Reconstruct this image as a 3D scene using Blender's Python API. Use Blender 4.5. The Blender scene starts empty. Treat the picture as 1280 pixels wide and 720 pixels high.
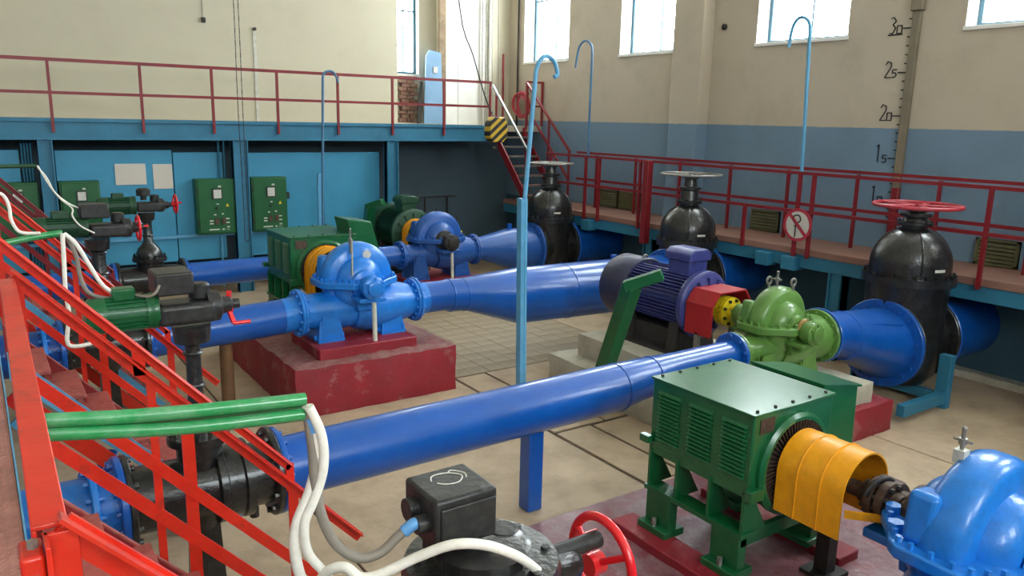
import bpy, bmesh, math, random
from mathutils import Vector, Matrix
V = Vector
PI = math.pi
rnd = random.Random(7)
scn = bpy.context.scene
COL = scn.collection

# ------------------------------------------------------------------ camera
EYE = 3.1
def cam_basis(pitch, roll, yaw):
    cy, sy, cp, sp = math.cos(yaw), math.sin(yaw), math.cos(pitch), math.sin(pitch)
    F = V((sy * cp, cy * cp, -sp)); R = V((cy, -sy, 0)); U = R.cross(F)
    cr, sr = math.cos(roll), math.sin(roll)
    return R * cr + U * sr, U * cr - R * sr, F
cR, cU, cF = cam_basis(math.radians(12.09), math.radians(1.246), math.radians(34.57))  # many positions below are image pixels unprojected through this camera, baked as plain numbers
cd = bpy.data.cameras.new('camera'); cam = bpy.data.objects.new('camera', cd); COL.objects.link(cam)
cd.sensor_width = 36.0; cd.lens = 979.4 / 1280 * 36.0; cd.clip_start = 0.02; cd.clip_end = 200
m = Matrix((cR, cU, -cF)).transposed().to_4x4(); m.translation = V((0, 0, EYE)); cam.matrix_world = m
scn.camera = cam

# ------------------------------------------------------------------ daylight and exposure
WORLD_STRENGTH = 24.0
EXPOSURE = 0.22
wd = bpy.data.worlds.new('overcast_sky'); scn.world = wd; wd.use_nodes = True
bg = wd.node_tree.nodes['Background']
bg.inputs['Color'].default_value = (0.93, 0.97, 1.0, 1); bg.inputs['Strength'].default_value = WORLD_STRENGTH
scn.view_settings.view_transform = 'Standard'; scn.view_settings.look = 'None'
scn.view_settings.exposure = EXPOSURE; scn.view_settings.gamma = 1.0
scn.view_settings.use_curve_mapping = False
# hall: x -2.6..10.4, y -5..15.4, z 0..8 ; window bands (axis position, list of openings) shared by the walls and the portals
WIN_Z0, WIN_Z1 = 4.34, 7.1
WIN_RIGHT = [(13.22, 14.82), (10.06, 11.66), (6.88, 8.48), (3.68, 5.28), (0.5, 2.1), (-2.7, -1.1)]
WIN_LEFT = []
WIN_BACK = [(-1.4, 0.6), (2.6, 4.6)]
def portal(name, loc, rot, sx, sy):
    l = bpy.data.lights.new(name, 'AREA'); l.shape = 'RECTANGLE'; l.size = sx; l.size_y = sy
    l.cycles.is_portal = True
    o = bpy.data.objects.new(name, l); o.location = loc; o.rotation_euler = rot; COL.objects.link(o)
hz = WIN_Z1 - WIN_Z0; mz = (WIN_Z1 + WIN_Z0) / 2
for a, b in WIN_RIGHT: portal('window_portal', (10.95, (a + b) / 2, mz), (0, PI / 2, 0), hz, b - a)
for a, b in WIN_LEFT: portal('window_portal', (-3.15, (a + b) / 2, mz), (0, -PI / 2, 0), hz, b - a)
for a, b in WIN_BACK: portal('window_portal', ((a + b) / 2, -5.55, mz), (PI / 2, 0, 0), b - a, hz)

# ------------------------------------------------------------------ materials
def lin(c):
    return tuple(((v / 255) / 12.92 if v / 255 <= 0.04045 else ((v / 255 + 0.055) / 1.055) ** 2.4) for v in c) + (1,)
MATS = {}
def paint(name, rgb, rough=0.42, var=0.12, scale=5.0, dust=None, dust_amt=0.0, bump=0.0, metal=0.0, spec=0.5, chip=None, chip_amt=0.0, bscale=40.0, coat=0.0):
    """procedural paint: broad tone variation, optional dust speckle, chipped patches and fine bump"""
    if name in MATS: return MATS[name]
    mt = bpy.data.materials.new(name); mt.use_nodes = True; N = mt.node_tree.nodes; L = mt.node_tree.links
    b = N['Principled BSDF']; tc = N.new('ShaderNodeTexCoord')
    n1 = N.new('ShaderNodeTexNoise'); n1.inputs['Scale'].default_value = scale; n1.inputs['Detail'].default_value = 6
    L.new(tc.outputs['Object'], n1.inputs['Vector'])
    r1 = N.new('ShaderNodeValToRGB'); c = lin(rgb)
    r1.color_ramp.elements[0].position = 0.3; r1.color_ramp.elements[1].position = 0.7
    r1.color_ramp.elements[0].color = tuple(x * (1 - var) for x in c[:3]) + (1,)
    r1.color_ramp.elements[1].color = tuple(min(1, x * (1 + var)) for x in c[:3]) + (1,)
    L.new(n1.outputs['Fac'], r1.inputs['Fac']); out = r1.outputs['Color']
    def over(out, col, amt, sc, lo, hi):
        nn = N.new('ShaderNodeTexNoise'); nn.inputs['Scale'].default_value = sc; nn.inputs['Detail'].default_value = 8; nn.inputs['Roughness'].default_value = 0.7
        L.new(tc.outputs['Object'], nn.inputs['Vector'])
        rr = N.new('ShaderNodeValToRGB'); rr.color_ramp.elements[0].position = lo; rr.color_ramp.elements[1].position = hi
        rr.color_ramp.elements[1].color = (amt, amt, amt, 1); rr.color_ramp.elements[0].color = (0, 0, 0, 1)
        L.new(nn.outputs['Fac'], rr.inputs['Fac'])
        mx = N.new('ShaderNodeMixRGB'); mx.inputs['Color2'].default_value = lin(col)
        L.new(rr.outputs['Color'], mx.inputs['Fac']); L.new(out, mx.inputs['Color1']); return mx.outputs['Color']
    if dust: out = over(out, dust, dust_amt, scale * 2.3, 0.42, 0.75)
    if chip: out = over(out, chip, chip_amt, scale * 1.1, 0.56, 0.62)
    L.new(out, b.inputs['Base Color'])
    b.inputs['Roughness'].default_value = rough; b.inputs['Metallic'].default_value = metal
    b.inputs['Specular IOR Level'].default_value = spec
    if coat: b.inputs['Coat Weight'].default_value = coat; b.inputs['Coat Roughness'].default_value = 0.12
    if bump:
        nb = N.new('ShaderNodeTexNoise'); nb.inputs['Scale'].default_value = bscale; nb.inputs['Detail'].default_value = 5
        L.new(tc.outputs['Object'], nb.inputs['Vector'])
        bp = N.new('ShaderNodeBump'); bp.inputs['Strength'].default_value = bump; bp.inputs['Distance'].default_value = 0.02
        L.new(nb.outputs['Fac'], bp.inputs['Height']); L.new(bp.outputs['Normal'], b.inputs['Normal'])
    MATS[name] = mt
    return mt
def banded(name, rows, rough=0.8, var=0.05, scale=1.3, bump=0.15, stain=(150, 140, 120), stain_amt=0.25):
    """wall paint in horizontal bands: rows = [(z_from, rgb), ...] from the bottom up (world = object coordinates)"""
    mt = bpy.data.materials.new(name); mt.use_nodes = True; N = mt.node_tree.nodes; L = mt.node_tree.links
    b = N['Principled BSDF']; tc = N.new('ShaderNodeTexCoord'); sp = N.new('ShaderNodeSeparateXYZ')
    L.new(tc.outputs['Object'], sp.inputs['Vector'])
    nz = N.new('ShaderNodeTexNoise'); nz.inputs['Scale'].default_value = 9; nz.inputs['Detail'].default_value = 4
    L.new(tc.outputs['Object'], nz.inputs['Vector'])
    wob = N.new('ShaderNodeMath'); wob.operation = 'MULTIPLY_ADD'; wob.inputs[1].default_value = 0.02
    L.new(nz.outputs['Fac'], wob.inputs[0]); L.new(sp.outputs['Z'], wob.inputs[2])
    out = None
    for z, c in rows:
        if out is None:
            rgb = N.new('ShaderNodeRGB'); rgb.outputs[0].default_value = lin(c); out = rgb.outputs[0]; continue
        g = N.new('ShaderNodeMath'); g.operation = 'GREATER_THAN'; g.inputs[1].default_value = z + 0.01
        L.new(wob.outputs[0], g.inputs[0])
        mx = N.new('ShaderNodeMixRGB'); mx.inputs['Color2'].default_value = lin(c)
        L.new(g.outputs[0], mx.inputs['Fac']); L.new(out, mx.inputs['Color1']); out = mx.outputs['Color']
    n1 = N.new('ShaderNodeTexNoise'); n1.inputs['Scale'].default_value = scale; n1.inputs['Detail'].default_value = 8; n1.inputs['Roughness'].default_value = 0.65
    L.new(tc.outputs['Object'], n1.inputs['Vector'])
    rr = N.new('ShaderNodeValToRGB'); rr.color_ramp.elements[0].position = 0.48; rr.color_ramp.elements[1].position = 0.75
    rr.color_ramp.elements[0].color = (0, 0, 0, 1); rr.color_ramp.elements[1].color = (stain_amt,) * 3 + (1,)
    L.new(n1.outputs['Fac'], rr.inputs['Fac'])
    mx = N.new('ShaderNodeMixRGB'); mx.blend_type = 'MULTIPLY'; mx.inputs['Color2'].default_value = lin(stain)
    L.new(rr.outputs['Color'], mx.inputs['Fac']); L.new(out, mx.inputs['Color1']); L.new(mx.outputs['Color'], b.inputs['Base Color'])
    b.inputs['Roughness'].default_value = rough
    bp = N.new('ShaderNodeBump'); bp.inputs['Strength'].default_value = bump; bp.inputs['Distance'].default_value = 0.02
    L.new(n1.outputs['Fac'], bp.inputs['Height']); L.new(bp.outputs['Normal'], b.inputs['Normal'])
    return mt
def glass_mat():
    mt = bpy.data.materials.new('window_glass'); mt.use_nodes = True; N = mt.node_tree.nodes; L = mt.node_tree.links
    N.remove(N['Principled BSDF']); o = N['Material Output']
    t = N.new('ShaderNodeBsdfTransparent'); t.inputs['Color'].default_value = (0.93, 0.96, 0.96, 1)
    g = N.new('ShaderNodeBsdfGlossy'); g.inputs['Roughness'].default_value = 0.05
    mx = N.new('ShaderNodeMixShader'); mx.inputs[0].default_value = 0.05; L.new(t.outputs[0], mx.inputs[1]); L.new(g.outputs[0], mx.inputs[2])
    L.new(mx.outputs[0], o.inputs['Surface']); return mt
def print_mat(name, base, ink, scale):
    """paper with faint ruled print"""
    mt = bpy.data.materials.new(name); mt.use_nodes = True; N = mt.node_tree.nodes; L = mt.node_tree.links
    b = N['Principled BSDF']; tc = N.new('ShaderNodeTexCoord'); w = N.new('ShaderNodeTexWave'); w.bands_direction = 'Z'
    w.inputs['Scale'].default_value = scale; w.inputs['Distortion'].default_value = 0.6; L.new(tc.outputs['Object'], w.inputs['Vector'])
    r = N.new('ShaderNodeValToRGB'); r.color_ramp.elements[0].color = lin(ink); r.color_ramp.elements[1].color = lin(base); r.color_ramp.elements[1].position = 0.35
    L.new(w.outputs['Fac'], r.inputs['Fac']); L.new(r.outputs['Color'], b.inputs['Base Color']); b.inputs['Roughness'].default_value = 0.8
    return mt

M_PIPE = paint('royal_blue_paint', (6, 82, 172), 0.3, 0.10, 3, dust=(60, 118, 180), dust_amt=0.2, bump=0.05, coat=0.3)
M_PIPE2 = paint('royal_blue_shaded', (22, 52, 130), 0.4, 0.15, 3, dust=(60, 80, 130), dust_amt=0.3)  # royal blue with the walkway's shade mixed into the colour; on no part
M_SKY = paint('sky_blue_paint', (30, 128, 222), 0.32, 0.08, 6, dust=(20, 90, 170), dust_amt=0.5, bump=0.12, coat=0.3)
M_PUMP4 = paint('cobalt_paint', (34, 88, 166), 0.35, 0.12, 5, dust=(90, 110, 160), dust_amt=0.3, bump=0.08)
M_GREENM = paint('machine_green_paint', (10, 92, 50), 0.3, 0.10, 4, dust=(70, 120, 85), dust_amt=0.35, bump=0.04, coat=0.2)
M_DKGREEN = paint('dark_green_paint', (22, 70, 44), 0.45, 0.18, 5, dust=(70, 95, 70), dust_amt=0.3)
M_CABGREEN = paint('cabinet_green_paint', (28, 92, 50), 0.4, 0.08, 4)
M_PUMPGREEN = paint('olive_green_paint', (98, 142, 66), 0.32, 0.1, 6, dust=(80, 95, 60), dust_amt=0.4, bump=0.08, coat=0.2)
M_GREENCON = paint('conduit_green_paint', (34, 140, 76), 0.3, 0.1, 8, dust=(190, 205, 190), dust_amt=0.25, coat=0.3)
M_PURPLE = paint('violet_motor_paint', (54, 60, 124), 0.38, 0.12, 6, dust=(120, 120, 170), dust_amt=0.25)
M_DKPURPLE = paint('violet_dark_tone', (44, 46, 72), 0.45, 0.15, 6, dust=(90, 90, 120), dust_amt=0.3)  # darker, greyer version of the motor violet, used on the fan cowl
M_RED = paint('signal_red_paint', (210, 38, 18), 0.33, 0.12, 7, dust=(226, 96, 70), dust_amt=0.2, chip=(120, 50, 40), chip_amt=0.35, bump=0.05, coat=0.15)
M_RAIL = paint('railing_red_paint', (132, 24, 34), 0.42, 0.15, 6, dust=(110, 50, 50), dust_amt=0.3)
M_REDPLATE = paint('tread_red_paint', (158, 70, 64), 0.55, 0.18, 9, dust=(190, 130, 120), dust_amt=0.5, bump=0.1)
M_STRINGER = paint('stringer_red_paint', (142, 28, 30), 0.5, 0.15, 6, dust=(110, 50, 45), dust_amt=0.4)
M_WHEEL = paint('handwheel_red_paint', (222, 26, 36), 0.25, 0.06, 9, coat=0.4)
M_WHEELPINK = paint('faded_red_paint', (176, 40, 58), 0.35, 0.1, 9, dust=(200, 130, 140), dust_amt=0.3)
M_GUARDRED = paint('guard_red_paint', (168, 28, 34), 0.45, 0.08, 6)
M_YELLOW = paint('guard_yellow_paint', (246, 166, 12), 0.38, 0.07, 5, dust=(190, 130, 30), dust_amt=0.45, bump=0.04)
M_LEMON = paint('coupling_yellow_paint', (226, 200, 30), 0.45, 0.12, 14, chip=(60, 50, 20), chip_amt=0.6)
M_BLACK = paint('black_cast_paint', (26, 26, 27), 0.28, 0.25, 9, dust=(86, 84, 80), dust_amt=0.3, bump=0.25, coat=0.3)
M_BLACKSAT = paint('black_satin_paint', (34, 34, 35), 0.4, 0.2, 9, dust=(92, 90, 86), dust_amt=0.35, bump=0.15)
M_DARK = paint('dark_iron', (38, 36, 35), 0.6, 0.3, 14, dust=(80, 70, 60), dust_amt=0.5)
M_RUST = paint('rusty_shaft_steel', (74, 54, 44), 0.55, 0.35, 18, dust=(130, 110, 95), dust_amt=0.5, metal=0.3, bump=0.3)
M_STEEL = paint('bare_steel', (150, 148, 142), 0.4, 0.15, 12, metal=0.6, dust=(100, 95, 85), dust_amt=0.3)
M_WHITEPIPE = paint('white_pipe_paint', (205, 202, 190), 0.45, 0.12, 12, dust=(140, 130, 110), dust_amt=0.4)
M_CABLEW = paint('white_cable_sleeve', (240, 236, 226), 0.45, 0.05, 20, dust=(190, 180, 160), dust_amt=0.3)
M_CABLEG = paint('grey_cable_sleeve', (138, 130, 120), 0.55, 0.1, 20)
M_TAPE = paint('blue_tape', (92, 150, 205), 0.4, 0.15, 25)
M_CYAN = paint('panel_blue_paint', (60, 148, 186), 0.5, 0.06, 2.0, dust=(70, 130, 165), dust_amt=0.3)
M_BEAM = paint('beam_blue_paint', (46, 120, 152), 0.5, 0.1, 3, dust=(50, 95, 120), dust_amt=0.4)
M_LTBLUE = paint('light_blue_paint', (86, 158, 200), 0.4, 0.1, 6, dust=(150, 180, 195), dust_amt=0.3)
M_HOOKBLUE = paint('hook_blue_paint', (70, 120, 160), 0.5, 0.15, 8, dust=(120, 130, 140), dust_amt=0.4)
M_WHITE = paint('white_trim_paint', (236, 234, 228), 0.6, 0.04, 4)
M_FRAME = paint('window_frame_paint', (44, 84, 104), 0.45, 0.12, 6)
M_PLINTH = paint('plinth_red_paint', (146, 30, 44), 0.55, 0.18, 3, dust=(120, 60, 60), dust_amt=0.4, chip=(190, 160, 148), chip_amt=0.22, bump=0.3, bscale=14)
M_PLINTHTOP = paint('worn_plinth_paint', (132, 74, 74), 0.6, 0.2, 4, dust=(158, 132, 120), dust_amt=0.8, bump=0.3, bscale=14)
M_PURPLEPLINTH = paint('purple_red_plinth', (124, 76, 84), 0.38, 0.25, 3.5, dust=(166, 136, 136), dust_amt=0.75, chip=(132, 34, 44), chip_amt=0.6, bump=0.25, bscale=16)
M_CONC = paint('grey_concrete', (188, 182, 164), 0.85, 0.12, 4, dust=(140, 132, 116), dust_amt=0.4, bump=0.5, bscale=22)
M_FLOOR = paint('tan_concrete_floor', (192, 170, 143), 0.62, 0.10, 1.1, dust=(120, 98, 74), dust_amt=0.5, bump=0.18, bscale=18, spec=0.35)
M_TILE = paint('floor_tile_clay', (160, 143, 117), 0.6, 0.16, 1.6, dust=(110, 98, 82), dust_amt=0.5, bump=0.1)
M_TILEBED = paint('tile_grout', (132, 116, 94), 0.85, 0.15, 5)
M_JOINT = paint('floor_joint_dirt', (86, 72, 56), 0.9, 0.2, 8)
M_DECK = paint('walkway_brown_paint', (142, 104, 92), 0.65, 0.12, 3, dust=(120, 92, 80), dust_amt=0.4, bump=0.1)
M_GRATE = paint('gallery_plate_paint', (176, 124, 112), 0.5, 0.15, 5, dust=(120, 70, 64), dust_amt=0.5, bump=0.2)
M_CEIL = paint('ceiling_whitewash', (214, 210, 198), 0.9, 0.05, 1)
M_WOODPOST = paint('brown_post_paint', (112, 80, 52), 0.6, 0.2, 6)
M_PAPER = print_mat('printed_paper', (222, 214, 202), (186, 178, 168), 26)
M_LABEL = paint('label_white', (214, 212, 204), 0.5, 0.05, 30, dust=(150, 150, 145), dust_amt=0.4)
M_BLACKINK = paint('black_marking', (26, 26, 28), 0.6, 0.1, 20)
M_GLASS = glass_mat()
M_BRICK = paint('broken_brick', (124, 82, 66), 0.85, 0.4, 6, dust=(190, 170, 150), dust_amt=0.7, bump=0.3)
M_TRUNK = paint('trunking_grey_paint', (126, 116, 98), 0.7, 0.15, 5)
M_JAMB = paint('bare_jamb_plaster', (140, 118, 94), 0.85, 0.25, 5, dust=(190, 170, 140), dust_amt=0.5)
M_BOARD = paint('pale_blue_board', (122, 158, 190), 0.6, 0.08, 3)
M_OLIVE = paint('olive_wood', (92, 90, 58), 0.6, 0.2, 8)
M_BRONZE = paint('nozzle_bronze', (150, 120, 70), 0.4, 0.25, 14, metal=0.4)

# ------------------------------------------------------------------ mesh building
def frame_of(d, up=None):
    d = V(d).normalized(); u = V(up) if up is not None else (V((0, 0, 1)) if abs(d.z) < 0.95 else V((1, 0, 0)))
    a = u.cross(d).normalized(); b = d.cross(a).normalized()
    return a, b, d
ORG = {}
class G:
    def __init__(s): s.v = []; s.f = []
    def add(s, vs, fs):
        n = len(s.v); s.v += [tuple(v) for v in vs]; s.f += [tuple(i + n for i in f) for f in fs]; return s
    def box(s, x0, x1, y0, y1, z0, z1):
        return s.add([(x0, y0, z0), (x1, y0, z0), (x1, y1, z0), (x0, y1, z0), (x0, y0, z1), (x1, y0, z1), (x1, y1, z1), (x0, y1, z1)],
                     [(0, 3, 2, 1), (4, 5, 6, 7), (0, 1, 5, 4), (1, 2, 6, 5), (2, 3, 7, 6), (3, 0, 4, 7)])
    def bar(s, p0, p1, w, h, up=None, end_h=None):
        p0, p1 = V(p0), V(p1); a, b, d = frame_of(p1 - p0, up)
        vs = []
        for p, hh in ((p0, h), (p1, end_h or h)):
            for i, j in ((-1, -1), (1, -1), (1, 1), (-1, 1)): vs.append(p + a * (i * w / 2) + b * (j * hh / 2))
        return s.add(vs, [(0, 3, 2, 1), (4, 5, 6, 7), (0, 1, 5, 4), (1, 2, 6, 5), (2, 3, 7, 6), (3, 0, 4, 7)])
    def cyl(s, p0, p1, r0, r1=None, n=24, caps=True):
        p0, p1 = V(p0), V(p1); r1 = r0 if r1 is None else r1; a, b, d = frame_of(p1 - p0)
        vs = []
        for p, r in ((p0, r0), (p1, r1)):
            for i in range(n): t = 2 * PI * i / n; vs.append(p + a * (r * math.cos(t)) + b * (r * math.sin(t)))
        fs = [(i, (i + 1) % n, n + (i + 1) % n, n + i) for i in range(n)]
        if caps: fs += [tuple(range(n - 1, -1, -1)), tuple(range(n, 2 * n))]
        return s.add(vs, fs)
    def lathe(s, o, axis, prof, n=32, t0=0.0, t1=2 * PI, up=None, caps=True):
        o = V(o); a, b, d = frame_of(axis, up); full = abs(t1 - t0 - 2 * PI) < 1e-6; k = n if full else n + 1
        vs = []
        for r, h in prof:
            for i in range(k): t = t0 + (t1 - t0) * i / n; vs.append(o + d * h + a * (r * math.cos(t)) + b * (r * math.sin(t)))
        fs = []
        for j in range(len(prof) - 1):
            for i in range(n):
                i2 = (i + 1) % k if full else i + 1
                fs.append((j * k + i, j * k + i2, (j + 1) * k + i2, (j + 1) * k + i))
        if caps and full:
            if prof[0][0] > 1e-4: fs.append(tuple(range(k - 1, -1, -1)))
            if prof[-1][0] > 1e-4: fs.append(tuple((len(prof) - 1) * k + i for i in range(k)))
        if caps and not full:
            fs.append(tuple(j * k for j in range(len(prof)))); fs.append(tuple(j * k + k - 1 for j in range(len(prof) - 1, -1, -1)))
        return s.add(vs, fs)
    def loft(s, rings, cap=True):
        k = len(rings[0]); vs = [p for r in rings for p in r]; fs = []
        for j in range(len(rings) - 1):
            for i in range(k): fs.append((j * k + i, j * k + (i + 1) % k, (j + 1) * k + (i + 1) % k, (j + 1) * k + i))
        if cap: fs += [tuple(range(k - 1, -1, -1)), tuple((len(rings) - 1) * k + i for i in range(k))]
        return s.add(vs, fs)
    def tube(s, pts, r, n=10, closed=False, smooth=4):
        P = [V(p) for p in pts]
        if smooth:
            Q = []; m = len(P); rng = range(m if closed else m - 1)
            for i in rng:
                p0, p1, p2, p3 = (P[(i - 1) % m] if closed or i else P[0]), P[i], P[(i + 1) % m], (P[(i + 2) % m] if closed or i + 2 < m else P[-1])
                for k in range(smooth):
                    t = k / smooth
                    Q.append(0.5 * ((2 * p1) + (p2 - p0) * t + (2 * p0 - 5 * p1 + 4 * p2 - p3) * t * t + (3 * p1 - p0 - 3 * p2 + p3) * t ** 3))
            if not closed: Q.append(P[-1])
            P = Q
        m = len(P); rings = []; a = None
        for i in range(m):
            d = (P[(i + 1) % m] - P[i - 1]) if closed else (P[min(i + 1, m - 1)] - P[max(i - 1, 0)])
            d.normalize()
            if a is None: a, b, d = frame_of(d)
            else:
                a = (a - d * a.dot(d)).normalized(); b = d.cross(a)
            rings.append([P[i] + a * (r * math.cos(2 * PI * k / n)) + b * (r * math.sin(2 * PI * k / n)) for k in range(n)])
        if closed: rings.append(rings[0])
        return s.loft(rings, cap=not closed)
    def torus(s, c, axis, R, r, n=36, k=10, t0=0, t1=2 * PI):
        c = V(c); a, b, d = frame_of(axis)
        full = abs(t1 - t0 - 2 * PI) < 1e-6
        rings = []
        for i in range(n if full else n + 1):
            t = t0 + (t1 - t0) * i / n; e = a * math.cos(t) + b * math.sin(t)
            rings.append([c + e * (R + r * math.cos(2 * PI * j / k)) + d * (r * math.sin(2 * PI * j / k)) for j in range(k)])
        if full: rings.append(rings[0])
        return s.loft(rings, cap=not full)
    def prism(s, poly, vec):
        vec = V(vec); P = [V(p) for p in poly]; k = len(P)
        return s.add(P + [p + vec for p in P], [tuple(range(k - 1, -1, -1)), tuple(range(k, 2 * k))] + [(i, (i + 1) % k, k + (i + 1) % k, k + i) for i in range(k)])
    def bolts(s, c, axis, R, n, r, h, t0=0.0, t1=2 * PI):
        c = V(c); a, b, d = frame_of(axis)
        for i in range(n):
            t = t0 + (t1 - t0) * (i + 0.5) / n; p = c + a * (R * math.cos(t)) + b * (R * math.sin(t))
            s.cyl(p - d * (h / 2), p + d * (h / 2), r, n=6)
        return s
    def ball(s, c, r, n=14): return s.lathe(c, (0, 0, 1), [(r * math.sin(PI * i / 8) if 0 < i < 8 else 0.0005, -r * math.cos(PI * i / 8)) for i in range(9)], n)
    def rough(s, x0, x1, y0, y1, z0, z1, step=0.12, amp=0.012, seed=1):
        """box whose faces are gridded and jittered, for cast concrete"""
        rr = random.Random(seed); nx, ny, nz = [max(1, round((b - a) / step)) for a, b in ((x0, x1), (y0, y1), (z0, z1))]
        idx = {}; vs = []
        def vid(i, j, k):
            if (i, j, k) not in idx:
                q = [x0 + (x1 - x0) * i / nx, y0 + (y1 - y0) * j / ny, z0 + (z1 - z0) * k / nz]
                e = (i in (0, nx)) + (j in (0, ny)) + (k in (0, nz))
                for ax, (lo, hi, ii, nn) in enumerate(((x0, x1, i, nx), (y0, y1, j, ny), (z0, z1, k, nz))):
                    if not (ax == 2 and k == 0): q[ax] += rr.uniform(-amp, amp) * (1 if e < 2 else 0.6)
                    if e >= 2 and ii in (0, nn) and not (ax == 2 and k == 0): q[ax] += (amp * 1.4 if ii == 0 else -amp * 1.4)
                idx[(i, j, k)] = len(vs); vs.append(q)
            return idx[(i, j, k)]
        fs = []
        for i in range(nx):
            for j in range(ny):
                for k, fl in ((0, 1), (nz, 0)):
                    q = [vid(i, j, k), vid(i + 1, j, k), vid(i + 1, j + 1, k), vid(i, j + 1, k)]; fs.append(tuple(q[::-1] if fl else q))
        for i in range(nx):
            for k in range(nz):
                for j, fl in ((0, 0), (ny, 1)):
                    q = [vid(i, j, k), vid(i + 1, j, k), vid(i + 1, j, k + 1), vid(i, j, k + 1)]; fs.append(tuple(q[::-1] if fl else q))
        for j in range(ny):
            for k in range(nz):
                for i, fl in ((0, 1), (nx, 0)):
                    q = [vid(i, j, k), vid(i, j + 1, k), vid(i, j + 1, k + 1), vid(i, j, k + 1)]; fs.append(tuple(q[::-1] if fl else q))
        return s.add(vs, fs)
    def build(s, name, mat, parent=None, bevel=0.0, seg=2, stuff=False, angle=38, label=None, topmat=None):
        o0 = ORG.get(parent.name, V((0, 0, 0))) if parent is not None else V((0, 0, 0))
        me = bpy.data.meshes.new(name); me.from_pydata([V(v) - o0 for v in s.v], [], s.f); me.validate()
        bm = bmesh.new(); bm.from_mesh(me); bmesh.ops.remove_doubles(bm, verts=bm.verts, dist=1e-5); bmesh.ops.recalc_face_normals(bm, faces=bm.faces); bm.to_mesh(me); bm.free()
        me.polygons.foreach_set('use_smooth', [True] * len(me.polygons)); me.set_sharp_from_angle(angle=math.radians(angle))
        me.materials.append(mat)
        if topmat:                                      # worn walking surface: upward faces carry their own paint
            me.materials.append(topmat)
            for q in me.polygons:
                if q.normal.z > 0.8: q.material_index = 1
        o = bpy.data.objects.new(name, me); COL.objects.link(o)
        if parent is not None: o.parent = parent
        ORG[o.name] = o0
        if bevel:
            md = o.modifiers.new('edge', 'BEVEL'); md.width = bevel; md.segments = seg; md.limit_method = 'ANGLE'; md.angle_limit = math.radians(40)
        if stuff: o['kind'] = 'stuff'
        if label: o['label'] = label
        return o
def thing(name, label, cat, loc, group=None):
    o = bpy.data.objects.new(name, None); o.empty_display_size = 0.1; o.location = loc; COL.objects.link(o)
    o['label'] = label; o['category'] = cat; ORG[o.name] = V(loc)
    if group: o['group'] = group
    return o
def tag(o, label, cat, group=None):
    o['label'] = label; o['category'] = cat
    if group: o['group'] = group
    return o
def struct(name, loc=None):
    o = bpy.data.objects.new(name, None); o.location = loc or (0, 0, 0); COL.objects.link(o); ORG[o.name] = V(o.location); o['kind'] = 'structure'; return o
def share(src, name, parent, offset):
    """one more piece alike: shares the mesh of src"""
    o = bpy.data.objects.new(name, src.data); COL.objects.link(o); o.parent = parent; o.location = offset; ORG[o.name] = ORG[parent.name]
    for md in src.modifiers:
        n = o.modifiers.new(md.name, md.type); n.width = md.width; n.segments = md.segments; n.limit_method = md.limit_method; n.angle_limit = md.angle_limit
    return o

# ================================================================== THE SETTING
# ---- floor: base with cast slabs, cover plates and clay tiles as separate pieces
floor = G().box(-2.6, 10.4, -5, 15.4, -0.2, -0.014).build('floor', M_JOINT); floor['kind'] = 'structure'
slabs = [(-2.6, 1.98, -5, 3.0), (-2.6, 1.98, 3.02, 8.4), (-2.6, 1.98, 8.42, 15.4),
         (2.0, 4.60, -5, 4.2), (2.0, 4.60, 4.22, 7.3), (2.0, 4.60, 7.32, 11.4), (2.0, 4.60, 11.42, 15.4),
         (4.64, 7.4, -5, 2.6), (4.64, 7.4, 2.62, 4.55), (4.64, 5.08, 4.58, 5.88), (5.11, 7.4, 4.58, 5.86), (4.64, 5.3, 5.92, 7.18), (5.33, 7.4, 5.92, 7.18),
         (4.64, 5.05, 7.21, 7.9), (5.08, 7.4, 7.21, 7.9), (4.64, 7.4, 11.4, 15.4), (7.43, 10.4, -5, 2.5), (7.43, 10.4, 2.53, 7.0), (7.43, 10.4, 7.03, 11.2), (7.43, 10.4, 11.23, 15.4)]
for i, (a, b, c, d) in enumerate(slabs): G().box(a, b, c, d, -0.1, -rnd.uniform(0, 0.004)).build('floor_slab', M_FLOOR, floor, bevel=0.006, seg=1)
tb_ = G().box(4.655, 7.4, 7.915, 11.43, -0.1, -0.005).build('tile_bed', M_TILEBED, floor)
tile = None
for i in range(11):
    for j in range(14):
        x, y = 4.66 + i * 0.25, 7.93 + j * 0.25
        if x > 7.2: continue
        if tile is None: tile = G().box(x + .002, x + .248, y + .002, y + .248, -0.05, -0.001).build('floor_tile', M_TILE, floor, bevel=0.004, seg=1)
        else: share(tile, 'floor_tile', floor, (i * 0.25, j * 0.25, rnd.uniform(-0.003, 0.002)))

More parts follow.
